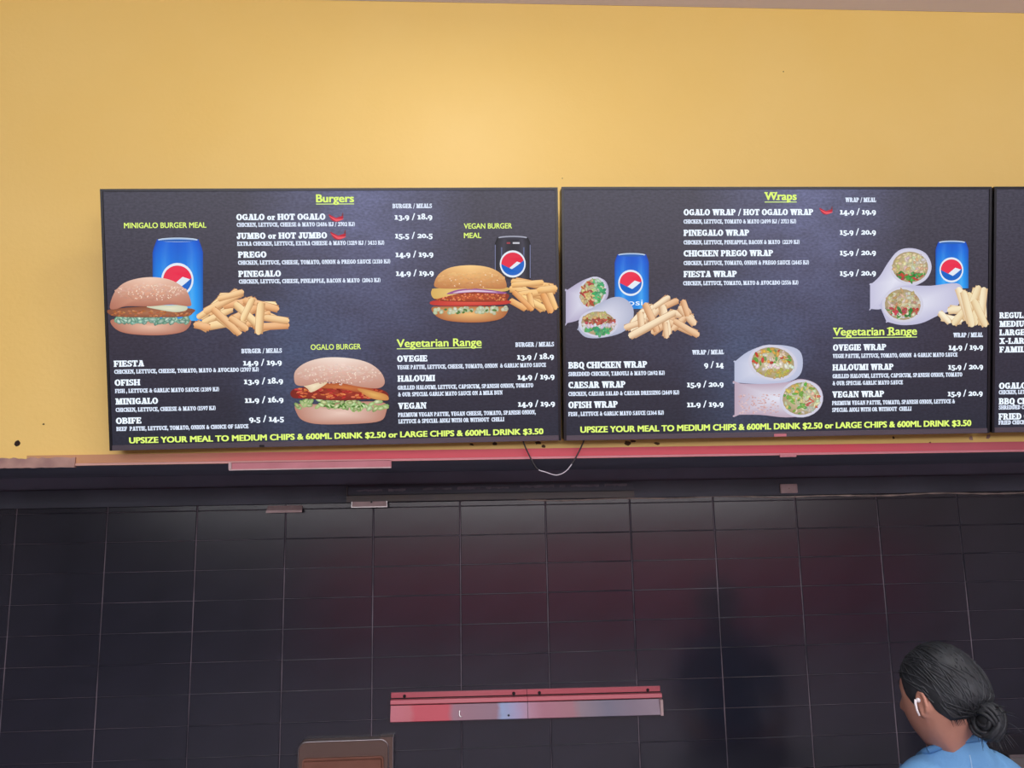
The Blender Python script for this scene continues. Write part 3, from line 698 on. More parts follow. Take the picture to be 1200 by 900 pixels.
def burger(scr, x0, x1, y0, y1, style):
    """style 0 small toasted, 1 vegan, 2 large"""
    P = Pic(scr); W_, H_ = x1-x0, y1-y0
    def X(u): return x0+W_*u
    def Y(v): return y0+H_*v
    def S(pts): return [(X(a), Y(b)) for a, b in pts]
    bun = [(226, 168, 140), (228, 166, 100), (222, 176, 160)][style]; hi = [(240, 206, 186), (250, 208, 140), (244, 226, 214)][style]; lo = [(176, 112, 92), (176, 104, 58), (186, 130, 112)][style]
    vb = [.50, .42, .44][style]      # bottom of top bun
    # bottom bun
    P.poly(S([(.01, .74), (.07, .89), (.22, .97), (.5, 1.0), (.75, .98), (.92, .91), (.98, .74), (.8, .72), (.2, .72)] if style != 2 else
             [(.04, .70), (.05, .85), (.12, .95), (.3, 1.0), (.7, .99), (.92, .95), (.98, .84), (.97, .68), (.7, .66), (.3, .70)]), mixc(bun, hi, .5), lo)
    # fillings
    if style == 0:
        for i in range(70):
            u = .06+.88*rnd.random(); P.ell(X(u), Y(.73+rnd.uniform(-.04, .045)), W_*rnd.uniform(.03, .065), H_*rnd.uniform(.025, .05), jit((196, 222, 200), 22), jit((70, 128, 108), 24), rnd.uniform(-1, 1), 7)
        P.poly(S([(.0, .555), (.5, .50), (.99, .54), (1.0, .62), (.9, .68), (.5, .69), (.1, .68), (-.02, .62)]), (172, 112, 80), (134, 78, 54))
        for i in range(60): P.ell(X(rnd.uniform(.02, .97)), Y(rnd.uniform(.57, .67)), W_*.02, H_*.012, jit((184, 112, 66), 26), None, rnd.uniform(-.4, .4), 6)
        P.poly(S([(.45, .50), (.88, .48), (.93, .56), (.8, .60), (.6, .56)]), (232, 226, 196), (200, 206, 180))
    elif style == 1:
        for i in range(60):
            P.ell(X(rnd.uniform(.04, .96)), Y(.785+rnd.uniform(-.05, .05)), W_*.03, H_*.035, jit((216, 214, 196), 20), jit((170, 180, 140), 26), rnd.uniform(-1, 1), 7)
        for i in range(10): P.ell(X(rnd.uniform(.1, .9)), Y(.80+rnd.uniform(-.03, .04)), W_*.022, H_*.02, (84, 120, 58), None, rnd.uniform(-1, 1), 6)
        P.poly(S([(.03, .62), (.4, .62), (.96, .61), (.96, .68), (.5, .71), (.04, .70)]), (222, 84, 66), (190, 52, 44))
        P.poly(S([(.06, .50), (.5, .46), (.95, .49), (.98, .58), (.9, .63), (.5, .64), (.1, .62), (.04, .56)]), (186, 82, 44), (140, 50, 28))
        for i in range(150): P.ell(X(rnd.uniform(.06, .95)), Y(rnd.uniform(.50, .615)), W_*.014, H_*.012, jit((206, 110, 64), 38), None, 0, 5)
        P.poly(S([(.01, .44), (.12, .40), (.9, .38), (.99, .43), (.9, .46), (.6, .45), (.35, .47), (.1, .58), (.02, .56)]), (238, 208, 130), (214, 172, 92))
        P.poly(S([(.2, .50), (.35, .425), (.6, .41), (.94, .47), (.9, .50), (.55, .46), (.3, .50)]), (176, 120, 170), (150, 84, 140))
        P.poly(S([(.28, .485), (.4, .445), (.6, .435), (.85, .47), (.6, .465), (.4, .475)]), (226, 200, 220), None)
    else:
        for i in range(70):
            u = rnd.uniform(.0, .98); P.ell(X(u), Y(.70+rnd.uniform(-.055, .06)-.02*math.sin(u*6)), W_*.04, H_*.03, jit((206, 218, 168), 26), jit((120, 150, 80), 30), rnd.uniform(-1, 1), 7)
        for i in range(14): P.ell(X(rnd.uniform(.3, .75)), Y(.72+rnd.uniform(-.03, .03)), W_*.02, H_*.014, (76, 120, 46), None, rnd.uniform(-1, 1), 6)
        P.poly(S([(.0, .48), (.2, .43), (.5, .40), (.8, .44), (.97, .5), (1.0, .60), (.8, .62), (.5, .645), (.2, .62), (.0, .60)]), (164, 58, 38), (120, 34, 24))
        for i in range(110): P.ell(X(rnd.uniform(.04, .95)), Y(rnd.uniform(.46, .61)), W_*.026, H_*.014, jit(rnd.choice([(196, 84, 50), (140, 36, 26), (216, 120, 70), (176, 40, 36)]), 20), None, rnd.uniform(-.4, .4), 6)
        P.poly(S([(.22, .40), (.45, .38), (.75, .42), (.86, .50), (.7, .52), (.5, .47), (.3, .46)]), (206, 120, 62), (168, 76, 40))
        P.poly(S([(.68, .46), (.85, .5), (.99, .56), (1.0, .64), (.85, .62), (.76, .56)]), (228, 176, 96), (200, 130, 70))
        P.poly(S([(.10, .38), (.35, .36), (.33, .42), (.2, .52), (.16, .47)]), (244, 228, 196), (222, 196, 160))
    # top bun
    top = {0: [(.0, .52), (.05, .28), (.16, .11), (.34, .02), (.55, .0), (.76, .06), (.92, .22), (.98, .42), (.96, .50), (.75, .47), (.5, .50), (.2, .50), (.07, .55)],
           1: [(.04, .34), (.1, .16), (.25, .04), (.5, .0), (.74, .04), (.9, .16), (.96, .32), (.93, .41), (.7, .41), (.5, .405), (.3, .41), (.1, .40)],
           2: [(.02, .36), (.03, .2), (.15, .07), (.35, .0), (.6, .01), (.8, .08), (.93, .22), (.97, .38), (.9, .46), (.72, .44), (.5, .38), (.3, .37), (.15, .42), (.06, .42)]}[style]
    def sh(p, co):
        t = (p[1]-y0)/(H_*.5); s_ = (p[0]-x0)/W_
        return mixc(mixc(hi, lo, min(1, max(0, t))), lo, .25*abs(s_-.5)*2)
    P.poly(S(top), bun, lo, True, (X(.5), Y(.24)), sh)
    for i in range(240):
        a = rnd.uniform(0, 2*PI); q = math.sqrt(rnd.random()); u, v = .5+.43*q*math.cos(a), .24+.17*q*math.sin(a)
        if v > .1+.6*(u-.5)**2: P.ell(X(u), Y(v), rnd.uniform(1, 3), rnd.uniform(.6, 1.4), jit(mixc(hi, lo, min(1, max(0, (v-.02)*2.0))), 7), None, rnd.uniform(-.4, .4), 6)
    for i in range([90, 14, 80][style]):
        a = rnd.uniform(0, 2*PI); q = math.sqrt(rnd.random())
        u, v = .5+.40*q*math.cos(a), .23+.17*q*math.sin(a)
        if v > .12+.5*(u-.5)**2: P.ell(X(u), Y(v), .95, .6, jit((250, 236, 216), 6), mixc(bun, (250, 236, 216), .5), rnd.uniform(-1, 1), 6)
    P.done('burger_picture')

def chilli(scr, x, y, w_):
    P = Pic(scr)
    P.poly([(x, y), (x+w_*.25, y+w_*.22), (x+w_*.6, y+w_*.25), (x+w_*.95, y+w_*.1), (x+w_*.9, y+w_*.32), (x+w_*.55, y+w_*.5), (x+w_*.2, y+w_*.38)], (206, 40, 62), (176, 30, 50))
    P.poly([(x+w_*.02, y+w_*.1), (x+w_*.4, y+w_*.38), (x+w_, y+w_*.3), (x+w_*.5, y+w_*.46)], (236, 90, 100), None)
    P.poly([(x+w_*.84, y+w_*.1), (x+w_*.92, y-w_*.1), (x+w_*.97, y-w_*.08), (x+w_*.95, y+w_*.14)], (120, 56, 60), None, False)
    P.done('chilli_picture')

def wrap(scr, body, edgec, cx, cy, rx, ry, rot, seed, bands, name='wrap_picture', tex=None):
    """a rolled wrap: body outline, cut face ellipse with filling"""
    r_ = random.Random(seed); P = Pic(scr)
    P.poly([body[0]]*2+body[1:-1]+[body[-1]]*2, (226, 226, 240), edgec, True)
    if tex:
        for i in range(140):
            u, v = r_.uniform(tex[0], tex[2]), r_.uniform(tex[1], tex[3]); P.ell(u, v, r_.uniform(.6, 1.8), r_.uniform(.4, .9), mixc((196, 148, 146), (226, 200, 200), r_.random()), None, 0, 5)
    P.ell(cx, cy, rx*1.16, ry*1.16, (238, 238, 246), (206, 204, 222), rot, 24)
    P.ell(cx, cy, rx, ry, (212, 202, 164), (168, 148, 110), rot, 22)
    cr, sr = math.cos(rot), math.sin(rot)
    for i in range(150):
        a = r_.uniform(0, 2*PI); q = math.sqrt(r_.random())*.93; u, v = q*math.cos(a), q*math.sin(a)
        x, y = cx+rx*u*cr-ry*v*sr, cy+rx*u*sr+ry*v*cr
        vv = (y-cy)/max(rx, ry)
        cset = bands(vv, (x-cx)/rx, r_)
        c = tuple(min(255, max(0, k+r_.uniform(-20, 20))) for k in cset)
        P.ell(x, y, r_.uniform(1.6, 4.2), r_.uniform(.9, 2.2), c, mixc(c, (80, 60, 40), .3), r_.uniform(-1.5, 1.5), 7)
    P.done(name)

def menu(scr, items, headings, foot=None):
    for (txt, x0, y, x1, ch, kind) in items:
        q = scr.slab(txt, x0, y, x1, ch)
        scr.flat('item_lettering' if kind == 'n' else 'ingredient_lettering', q, M['txt' if kind == 'n' else 'sub'], .0005)
    for k in headings:
        txt, x0, y, x1, ch, ul, bold = k[:7]
        q = scr.sans(txt, x0, y, x1, ch, bold)
        if len(k) > 7:   # slab feet for the serif headings
            for (fx, top) in k[7]:
                a = scr.loc(x0+(x1-x0)*fx-1.6, y-(top)); b = scr.loc(x0+(x1-x0)*fx+2.6, y-(top)-1.2); q.append([(a[0], a[1]), (b[0], a[1]), (b[0], b[1]), (a[0], b[1])])
        nm = 'heading' if ul else 'caption'
        scr.flat(nm, q, M['lime'], .0006)
        if ul:
            a = scr.loc(x0, ul); b = scr.loc(x1, ul); h = .0022
            scr.flat('underline', [[(a[0], a[1]-h/2), (b[0], a[1]-h/2), (b[0], a[1]+h/2), (a[0], a[1]+h/2)]], M['limeu'], .0005)
    if foot:
        scr.flat('footer_lettering', scr.sans(*foot, bold=.04), M['lime'], .0006)

# ---- screen one: burgers
s1 = Screen(-.8777, 1.9335, .1401, .1908, .0002, .0094, 'menu screen of burgers with three burger pictures and drinks cans, left of the row')
n, b = 'n', 's'; P9 = 4.6
menu(s1, [
 ('OGALO or HOT OGALO', 277, 258, 381.5, 6.8, n), ('CHICKEN, LETTUCE, CHEESE & MAYO (2486 KJ / 2702 KJ)', 277.5, 265.8, 416, P9, b),
 ('JUMBO or HOT JUMBO', 277.5, 280, 383.5, 6.8, n), ('EXTRA CHICKEN, LETTUCE, EXTRA CHEESE & MAYO (3219 KJ / 3433 KJ)', 278, 288, 450.5, P9, b),
 ('PREGO', 279, 302, 312.5, 6.8, n), ('CHICKEN, LETTUCE, CHEESE, TOMATO, ONION & PREGO SAUCE (2310 KJ)', 279, 310.2, 457.5, P9, b),
 ('PINEGALO', 279.5, 324.5, 329.5, 6.8, n), ('CHICKEN, LETTUCE, CHEESE, PINEAPPLE, BACON & MAYO  (2063 KJ)', 280, 332.3, 446, P9, b),
 ('BURGER / MEALS', 460, 244, 506.3, 5, b), ('13.9 / 18.9', 462.5, 257.3, 506.8, 6.6, n), ('15.5 / 20.5', 463, 279.2, 507.2, 6.6, n),
 ('14.9 / 19.9', 463.5, 301.2, 508, 6.6, n), ('14.9 / 19.9', 464, 323.2, 508.5, 6.6, n),
 ('BURGER / MEALS', 283, 414, 330.5, 5, b),
 ('FIESTA', 133.5, 429.8, 169, 6.8, n), ('CHICKEN, LETTUCE, CHEESE, TOMATO, MAYO & AVOCADO (2707 KJ)', 134, 438, 303.5, P9, b), ('14.9 / 19.9', 285, 428.2, 330.5, 6.6, n),
 ('OFISH', 134.5, 452, 164.5, 6.8, n), ('FISH , LETTUCE & GARLIC MAYO SAUCE (2389 KJ)', 135, 460.6, 257, P9, b), ('13.9 / 18.9', 286, 450, 332, 6.6, n),
 ('MINIGALO', 135.5, 474, 185.5, 6.8, n), ('CHICKEN, LETTUCE, CHEESE & MAYO (1597 KJ)', 135.7, 482.7, 253, P9, b), ('11.9 / 16.9', 287, 472, 332.5, 6.6, n),
 ('OBIFE', 136, 496.7, 166, 6.8, n), ('BEEF  PATTIE, LETTUCE, TOMATO, ONION & CHOICE OF SAUCE', 136.5, 505, 291.5, P9, b), ('9.5 / 14.5', 292, 494.3, 333, 6.6, n),
 ('BURGER / MEALS', 604, 406.5, 649.3, 5, b),
 ('OVEGIE', 465.5, 423.9, 501, 6.8, n), ('VEGIE PATTIE, LETTUCE, CHEESE, TOMATO, ONION  & GARLIC MAYO SAUCE', 465.5, 432.8, 640, P9, b), ('13.9 / 18.9', 606, 421.3, 649.3, 6.6, n),
 ('HALOUMI', 466, 447.2, 510, 6.8, n), ('GRILLED HALOUMI, LETTUCE, CAPSICUM, SPANISH ONION, TOMATO', 466, 456.7, 625, P9, b), ('& OUR SPECIAL GARLIC MAYO SAUCE ON A MILK BUN', 466.5, 464.6, 589, P9, b), ('14.9 / 19.9', 606.5, 444.8, 650, 6.6, n),
 ('VEGAN', 466.5, 479.2, 500, 6.8, n), ('PREMIUM VEGAN PATTIE, VEGAN CHEESE, TOMATO, SPANISH ONION,', 466.5, 488.5, 628, P9, b), ('LETTUCE & SPECIAL AIOLI WITH OR WITHOUT  CHILLI', 467, 496.2, 591, P9, b), ('14.9 / 19.9', 607, 476.5, 650.5, 6.6, n),
], [('Burgers', 370.5, 237, 415, 9, 239.2, .03), ('MINIGALO BURGER MEAL', 145.5, 267.4, 242, 6.2, 0, .02), ('VEGAN BURGER', 543.7, 268, 600, 6, 0, .02), ('MEAL', 543.7, 279, 564, 6, 0, .02),
    ('OGALO BURGER', 364.2, 410, 423, 6.2, 0, .015), ('Vegetarian Range', 465, 406.8, 564.5, 9, 408.8, .022)],
 ('UPSIZE YOUR MEAL TO MEDIUM CHIPS & 600ML DRINK $2.50 or LARGE CHIPS & 600ML DRINK $3.50', 151.5, 519.4, 637, 6.6))
chilli(s1, 385, 251, 18); chilli(s1, 387, 271.5, 19)
can(s1, 179, 238, 280.5, 376, 296, (30, 150, 240), (208, 328, 19.5))
chips(s1, [(232, 372, 262, 352, 8), (238, 378, 272, 362, 8), (245, 382, 290, 374, 9), (262, 358, 300, 352, 8), (290, 380, 316, 366, 8), (300, 383, 338, 381, 8), (286, 352, 326, 362, 8),
            (310, 372, 338, 376, 8), (270, 376, 300, 360, 9), (228, 380, 246, 384, 9), (255, 370, 282, 390, 9), (276, 356, 306, 384, 8.5), (240, 365, 284, 343, 8), (250, 362, 281, 391, 9), (296, 350, 284, 375, 8), (306, 355, 303, 391, 9), (256, 350, 285, 342, 7), (270, 372, 290, 386, 8)],
      (236, 172, 116), (252, 226, 168))
burger(s1, 129, 226, 325, 393, 0)
can(s1, 579.5, 622, 278, 327, 287, (52, 50, 60), (600.8, 309.5, 15.6), True)
chips(s1, [(600, 330, 648, 336, 8), (598, 338, 640, 348, 8), (606, 346, 650, 340, 8), (640, 334, 651, 362, 7), (598, 352, 616, 362, 7), (612, 348, 640, 362, 8), (620, 344, 624, 362, 8), (636, 344, 646, 366, 8), (630, 340, 652, 338, 8), (600, 334, 636, 331, 6), (602, 342, 624, 363, 7)],
      (232, 158, 88), (250, 206, 132))
burger(s1, 505, 597, 311, 378, 1)
burger(s1, 343.5, 454.5, 419, 497, 2)

# ---- screen two: wraps
s2 = Screen(.2384, 1.9258, .149, .1866, -.0036, .0042, 'menu screen of wraps with three cut wrap pictures, in the middle of the row')
menu(s2, [
 ('WRAP / MEAL', 990.5, 236.8, 1026.5, 5, b),
 ('OGALO WRAP / HOT OGALO WRAP', 801, 252.3, 953, 6.8, n), ('CHICKEN, LETTUCE, TOMATO & MAYO (2499 KJ / 2713 KJ)', 801, 262, 933, P9, b), ('14.9 / 19.9', 984, 251.3, 1026.5, 6.6, n),
 ('PINEGALO WRAP', 801, 276.4, 878, 6.8, n), ('CHICKEN, LETTUCE, PINEAPPLE, BACON & MAYO  (2239 KJ)', 801, 286.4, 937, P9, b), ('15.9 / 20.9', 984, 275, 1026.5, 6.6, n),
 ('CHICKEN PREGO WRAP', 801, 300.5, 906, 6.8, n), ('CHICKEN, LETTUCE, TOMATO, ONION & PREGO SAUCE (2445 KJ)', 801, 310.6, 948, P9, b), ('15.9 / 20.9', 984, 299, 1026.5, 6.6, n),
 ('FIESTA WRAP', 801, 324.8, 863.5, 6.8, n), ('CHICKEN, LETTUCE, TOMATO, MAYO & AVOCADO (2556 KJ)', 800.5, 334.3, 935.5, P9, b), ('15.9 / 20.9', 984, 323, 1026.5, 6.6, n),
 ('WRAP / MEAL', 811, 415.4, 848.3, 5, b),
 ('BBQ CHICKEN WRAP', 666, 431.8, 758.5, 7.2, n), ('SHREDDED CHICKEN, TABOULI & MAYO (2692 KJ)', 666, 440.7, 779, P9, b), ('9 / 14', 825, 430.6, 848, 6.6, n),
 ('CAESAR WRAP', 666, 455, 733, 7.2, n), ('CHICKEN, CAESAR SALAD & CAESAR DRESSING (2449 KJ)', 666, 464, 796, P9, b), ('15.9 / 20.9', 805, 453.6, 848, 6.6, n),
 ('OFISH WRAP', 666, 478.3, 724, 7.2, n), ('FISH , LETTUCE & GARLIC MAYO SAUCE (2364 KJ)', 666, 487.6, 778, P9, b), ('11.9 / 19.9', 805, 477, 848, 6.6, n),
 ('WRAP / MEAL', 1117, 395.2, 1151.7, 5, b),
 ('OVEGIE WRAP', 976, 410.8, 1038.5, 6.8, n), ('VEGIE PATTIE, LETTUCE, TOMATO, ONION  & GARLIC MAYO SAUCE', 975.7, 419.6, 1122, P9, b), ('14.9 / 19.9', 1111.5, 410, 1152, 6.6, n),
 ('HALOUMI WRAP', 975.5, 434.1, 1047, 6.8, n), ('GRILLED HALOUMI, LETTUCE, CAPSICUM, SPANISH ONION, TOMATO', 975.5, 443.2, 1127.5, P9, b), ('& OUR SPECIAL GARLIC MAYO SAUCE', 975.5, 451.4, 1058, P9, b), ('15.9 / 20.9', 1111, 433, 1152, 6.6, n),
 ('VEGAN WRAP', 975.2, 465.8, 1036, 6.8, n), ('PREMIUM VEGAN PATTIE, TOMATO, SPANISH ONION, LETTUCE &', 975, 474.7, 1119, P9, b), ('SPECIAL AIOLI WITH OR WITHOUT  CHILLI', 975, 482.7, 1068, P9, b), ('15.9 / 20.9', 1110.5, 464.2, 1151.5, 6.6, n),
], [('Wraps', 896, 234.3, 933.5, 9, 236.8, .03, [(.03, 7.8), (.26, 7.8), (.40, 0), (.74, -2)]), ('Vegetarian Range', 976, 393.2, 1074.5, 9, 396, .022, [(.02, 7.8), (.09, 7.8), (.66, 0), (.66, 7.8), (.71, 0), (.42, 0), (.85, 0), (.5, 0)])],
 ('UPSIZE YOUR MEAL TO MEDIUM CHIPS & 600ML DRINK $2.50 or LARGE CHIPS & 600ML DRINK $3.50', 680, 506.9, 1138, 6.8))
chilli(s2, 960, 243.5, 16)
can(s2, 720.2, 760.3, 298, 362, 308, (26, 132, 230), (739, 331.5, 15), word=('osi', 735.5, 357.8, 753, 6.6))
def bandA(v, u, r_): return r_.choice([(226, 210, 150), (214, 196, 140), (190, 70, 60)]) if u < .1 else r_.choice([(60, 176, 110), (90, 200, 130), (200, 228, 190)])
def bandB(v, u, r_): return (212, 200, 130) if v < -.3 else r_.choice([(204, 96, 84), (190, 60, 60), (150, 90, 60)]) if v < 0 else (226, 226, 240) if v < .25 else r_.choice([(60, 170, 110), (90, 190, 120)])
def bandC(v, u, r_): return r_.choice([(236, 224, 180), (214, 196, 140), (226, 216, 196)]) if v < .3 else r_.choice([(46, 140, 60), (80, 170, 80), (206, 70, 60)])
def bandD(v, u, r_): return r_.choice([(216, 196, 150), (196, 170, 120), (226, 216, 190)]) if v < .2 else r_.choice([(200, 60, 70), (206, 80, 80), (60, 140, 70)]) if v < .5 else r_.choice([(232, 226, 214), (50, 130, 60)])
def bandE(v, u, r_): return r_.choice([(120, 176, 80), (230, 220, 190), (206, 80, 60), (226, 190, 90)]) if v < .05 else r_.choice([(240, 238, 230), (246, 240, 226)]) if v < .3 else (196, 190, 100)
def bandF(v, u, r_): return r_.choice([(120, 180, 80), (226, 200, 110), (232, 226, 196), (206, 220, 170)]) if u < .2 or v < -.3 else r_.choice([(236, 228, 190), (216, 110, 90), (222, 226, 200)]) if v < .45 else (206, 206, 190)
wrap(s2, [(663, 341), (682, 329), (696, 325), (708, 328), (713, 338), (711, 350), (700, 358), (680, 374), (663, 379)], (180, 172, 200), 694, 343, 13.5, 17, .5, 1, bandA)
wrap(s2, [(680, 372), (692, 362), (716, 349), (732, 350), (742, 362), (740, 378), (728, 390), (704, 396), (686, 395), (677, 386)], (176, 180, 204), 701, 379, 20, 14, .05, 2, bandB)
chips(s2, [(740, 380, 755, 363, 8), (748, 382, 766, 358, 8), (732, 384, 756, 376, 7), (742, 392, 772, 376, 9), (760, 374, 782, 350, 8), (772, 362, 794, 352, 8), (764, 390, 790, 372, 8), (780, 376, 812, 390, 8), (784, 366, 812, 372, 8), (776, 358, 783, 392, 9), (796, 360, 814, 380, 8), (788, 386, 802, 372, 8),
            (750, 366, 752, 384, 8), (756, 356, 770, 388, 8), (800, 352, 806, 370, 7), (738, 394, 790, 366, 8), (766, 360, 784, 348, 7), (779, 378, 781, 396, 7), (790, 376, 818, 393, 7)],
      (230, 178, 132), (250, 234, 202))
wrap(s2, [(1019, 334), (1030, 324), (1040, 308), (1052, 294), (1068, 291), (1084, 297), (1091, 312), (1086, 326), (1074, 334), (1056, 340), (1040, 352), (1032, 362), (1019, 362)], (196, 194, 220), 1066, 313, 21, 18, .1, 3, bandC)
can(s2, 1095.5, 1134, 283.5, 338, 293, (26, 146, 238), (1114, 316.5, 14.4))
wrap(s2, [(1030, 358), (1040, 342), (1058, 335), (1090, 335), (1120, 332), (1127, 342), (1120, 360), (1098, 370), (1078, 379), (1056, 381), (1038, 377)], (190, 188, 216), 1057, 357, 21, 18, .1, 4, bandD)
chips(s2, [(1102, 372, 1126, 376, 9), (1110, 364, 1130, 362, 9), (1116, 380, 1130, 362, 8), (1122, 338, 1136, 378, 10), (1134, 344, 1142, 380, 10), (1146, 336, 1134, 366, 9), (1152, 338, 1148, 376, 9), (1100, 366, 1112, 378, 8), (1140, 352, 1154, 382, 9), (1128, 342, 1138, 382, 9)],
      (232, 206, 156), (250, 240, 214), edge=(190, 140, 90))
wrap(s2, [(860, 424), (876, 412), (896, 405), (920, 405), (936, 411), (940, 425), (936, 440), (920, 448), (890, 450), (860, 448)], (184, 190, 216), 905, 425, 25, 18, .15, 5, bandE)
wrap(s2, [(860, 449), (890, 450), (920, 448), (938, 444), (956, 450), (963, 462), (960, 478), (946, 486), (920, 489), (890, 486), (860, 486)], (186, 164, 182), 938, 467, 22, 19, -.1, 6, bandF, tex=(864, 462, 912, 484))

# ---- screen three: cut by the right side of the picture
s3 = Screen(.2384+1.11+.0075, 1.9225, .1545, .1866, -.0036, .0042, 'menu screen of sizes, cut off at the right side of the picture')
menu(s3, [
 ('REGULAR', 1171, 373, 1211, 6.6, n), ('MEDIUM', 1171, 383, 1208, 6.6, n), ('LARGE', 1171, 393, 1201, 6.6, n), ('X-LARGE', 1171, 403, 1213, 6.6, n), ('FAMILY', 1171, 413, 1208, 6.6, n),
 ('OGALO', 1170.5, 455.7, 1203, 6.8, n), ('CHICKEN, LETTUCE', 1170.3, 462, 1213, P9, b), ('BBQ CHICKEN', 1170.3, 474, 1233, 7, n), ('SHREDDED CHICKEN', 1170.2, 479.8, 1218, P9, b),
 ('FRIED CHICKEN', 1170, 491.8, 1240, 7, n), ('FRIED CHICKEN', 1170, 497.5, 1208, P9, b)], [])

# ------------------------------------------------------------------ cable loop
def sag(a, b, low, Y, n=22):
    pts = []
    for i in range(n+1):
        t = i/n; px = a[0]+(b[0]-a[0])*t
        k = 4*t*(1-t); sk = math.sin(PI*t**1.12)
        py = a[1]+(b[1]-a[1])*t + (low-(a[1]+b[1])/2)*(.35*k+.65*sk)
        pts.append(on_y(px, py, Y+.02*(1-k)))
    return pts
bm = bmesh.new()
pp = [(611, 505), (613, 517), (620, 533), (629, 549), (640, 553.5), (652, 556.8), (662, 553), (670, 544), (677, 532), (684, 517), (687, 505)]
cpts = [on_y(x, y, 1.955 if 0 < i < 10 else 1.965) for i, (x, y) in enumerate(pp)]
sm = []
for i in range(len(cpts)-1):
    a, b_, c, d = cpts[max(i-1, 0)], cpts[i], cpts[i+1], cpts[min(i+2, len(cpts)-1)]
    for j in range(5):
        t = j/5; sm.append(.5*((2*b_)+(-a+c)*t+(2*a-5*b_+4*c-d)*t*t+(-a+3*b_-3*c+d)*t**3))
sm.append(cpts[-1]); tube(bm, sm, .0019, 8)
mc = mat('grey_black_cable', (30, 28, 30), .3)
tag(obj('cable', bm, mc, None, True), 'thin dark cable hanging in a loop below the gap between the screens', 'cable')
bm = bmesh.new(); tube(bm, [p+Vector((0, -.0012, 0)) for p in sm[16:36]], .0016, 6)  # pale strip on the low part of the loop, a painted glint
o = bpy.data.objects['cable']; obj('bare_sheath', bm, mat('pale_cable_sheath', (190, 184, 190), .3), o, True)

# ------------------------------------------------------------------ the woman
PX0, PY0 = 1.162, 1.90
fb = Vector((-.25, .96, 0)).normalized(); lb = Vector((0, 0, 1)).cross(fb)         # body forward, body left
fh = Vector((-.40, .91, 0)).normalized(); lh = Vector((0, 0, 1)).cross(fh)          # head heading
root = empty('person', (PX0, PY0, 0), 'woman in a blue t-shirt with black hair in a low bun', 'person')
def wp(f, l, z): v = Vector((PX0, PY0, 0))+fb*f+lb*l; return Vector((v.x, v.y, z))
def skin_mesh(name, verts, edges, radii, rootv=0, sub=2):
    me = bpy.data.meshes.new(name); me.from_pydata([tuple(v) for v in verts], edges, [])
    o = bpy.data.objects.new(name, me); C.objects.link(o)
    sm_ = o.modifiers.new('skin', 'SKIN'); sm_.use_smooth_shade = True
    for i, r in enumerate(radii):
        d = me.skin_vertices[0].data[i]; d.radius = r if hasattr(r, '__len__') else (r, r); d.use_root = (i == rootv)
    s = o.modifiers.new('sub', 'SUBSURF'); s.levels = s.render_levels = sub
    dg = bpy.context.evaluated_depsgraph_get(); me2 = bpy.data.meshes.new_from_object(o.evaluated_get(dg))
    bpy.data.objects.remove(o); return me2
class Sk:
    def __init__(s): s.v = []; s.e = []; s.r = []
    def add(s, p, r, par=None):
        s.v.append(Vector(p)); s.r.append(r); i = len(s.v)-1
        if par is not None: s.e.append((par, i))
        return i
    def chain(s, pts, par):
        for p, r in pts: par = s.add(p, r, par)
        return par
K = Sk()
pel = K.add(wp(0, 0, .80), .135)
sp1 = K.add(wp(.0, 0, .93), .12, pel); sp2 = K.add(wp(.01, 0, 1.05), .125, sp1); sp3 = K.add(wp(.01, 0, 1.16), .098, sp2); nb = K.add(wp(.005, 0, 1.235), .054, sp3)
HC = Vector((PX0-.028, PY0-.02, 1.362))         # head centre
nk = K.add(wp(.02, .012, 1.275), .050, nb); K.add(HC+Vector((0, 0, -.06))-fh*.015, .052, nk)
hands = []
for s in (1, -1):
    sh = K.add(wp(.0, s*.12, 1.16), .042, sp3)
    el = K.chain([(wp(.0, s*.165, 1.12), .040), (wp(.03, s*.197, 1.00), .038), (wp(.06, s*.205, .90), .036), (wp(.16, s*.19, .885), .034), (wp(.27, s*.15, .90), .025), (wp(.30, s*.145, .90), .026), (wp(.35, s*.135, .90), .026)], sh)
    hands.append((s, wp(.30, s*.145, .90)))
    hp = K.add(wp(0, s*.085, .74), .095, pel)
    K.chain([(wp(.0, s*.09, .60), .075), (wp(.01, s*.09, .44), .055), (wp(-.005, s*.09, .28), .052), (wp(-.01, s*.09, .10), .036), (wp(.0, s*.09, .055), .036), (wp(.10, s*.095, .03), .026)], hp)
parts = [skin_mesh('b', K.v, K.e, K.r)]
for s, wr in hands:      # five fingers each, slightly curled
    for k in range(4):
        ln = (.066, .075, .070, .055)[k]; off = (k-1.5)*.019
        b0 = wr+fb*.04+lb*(off); q = Sk(); a = q.add(b0, .0095)
        q.chain([(b0+fb*.03+Vector((0, 0, -.003)), .009), (b0+fb*(.03+ln*.5)+Vector((0, 0, -.014)), .0085), (b0+fb*(.03+ln*.75)+Vector((0, 0, -.034)), .0075)], a)
        parts.append(skin_mesh('f', q.v, q.e, q.r, 0, 1))
    q = Sk(); b0 = wr+fb*.012-lb*(s*.014); a = q.add(b0, .012)
    q.chain([(b0+fb*.025-lb*(s*.024)+Vector((0, 0, -.01)), .0105), (b0+fb*.06-lb*(s*.03)+Vector((0, 0, -.022)), .009)], a); parts.append(skin_mesh('f', q.v, q.e, q.r, 0, 1))
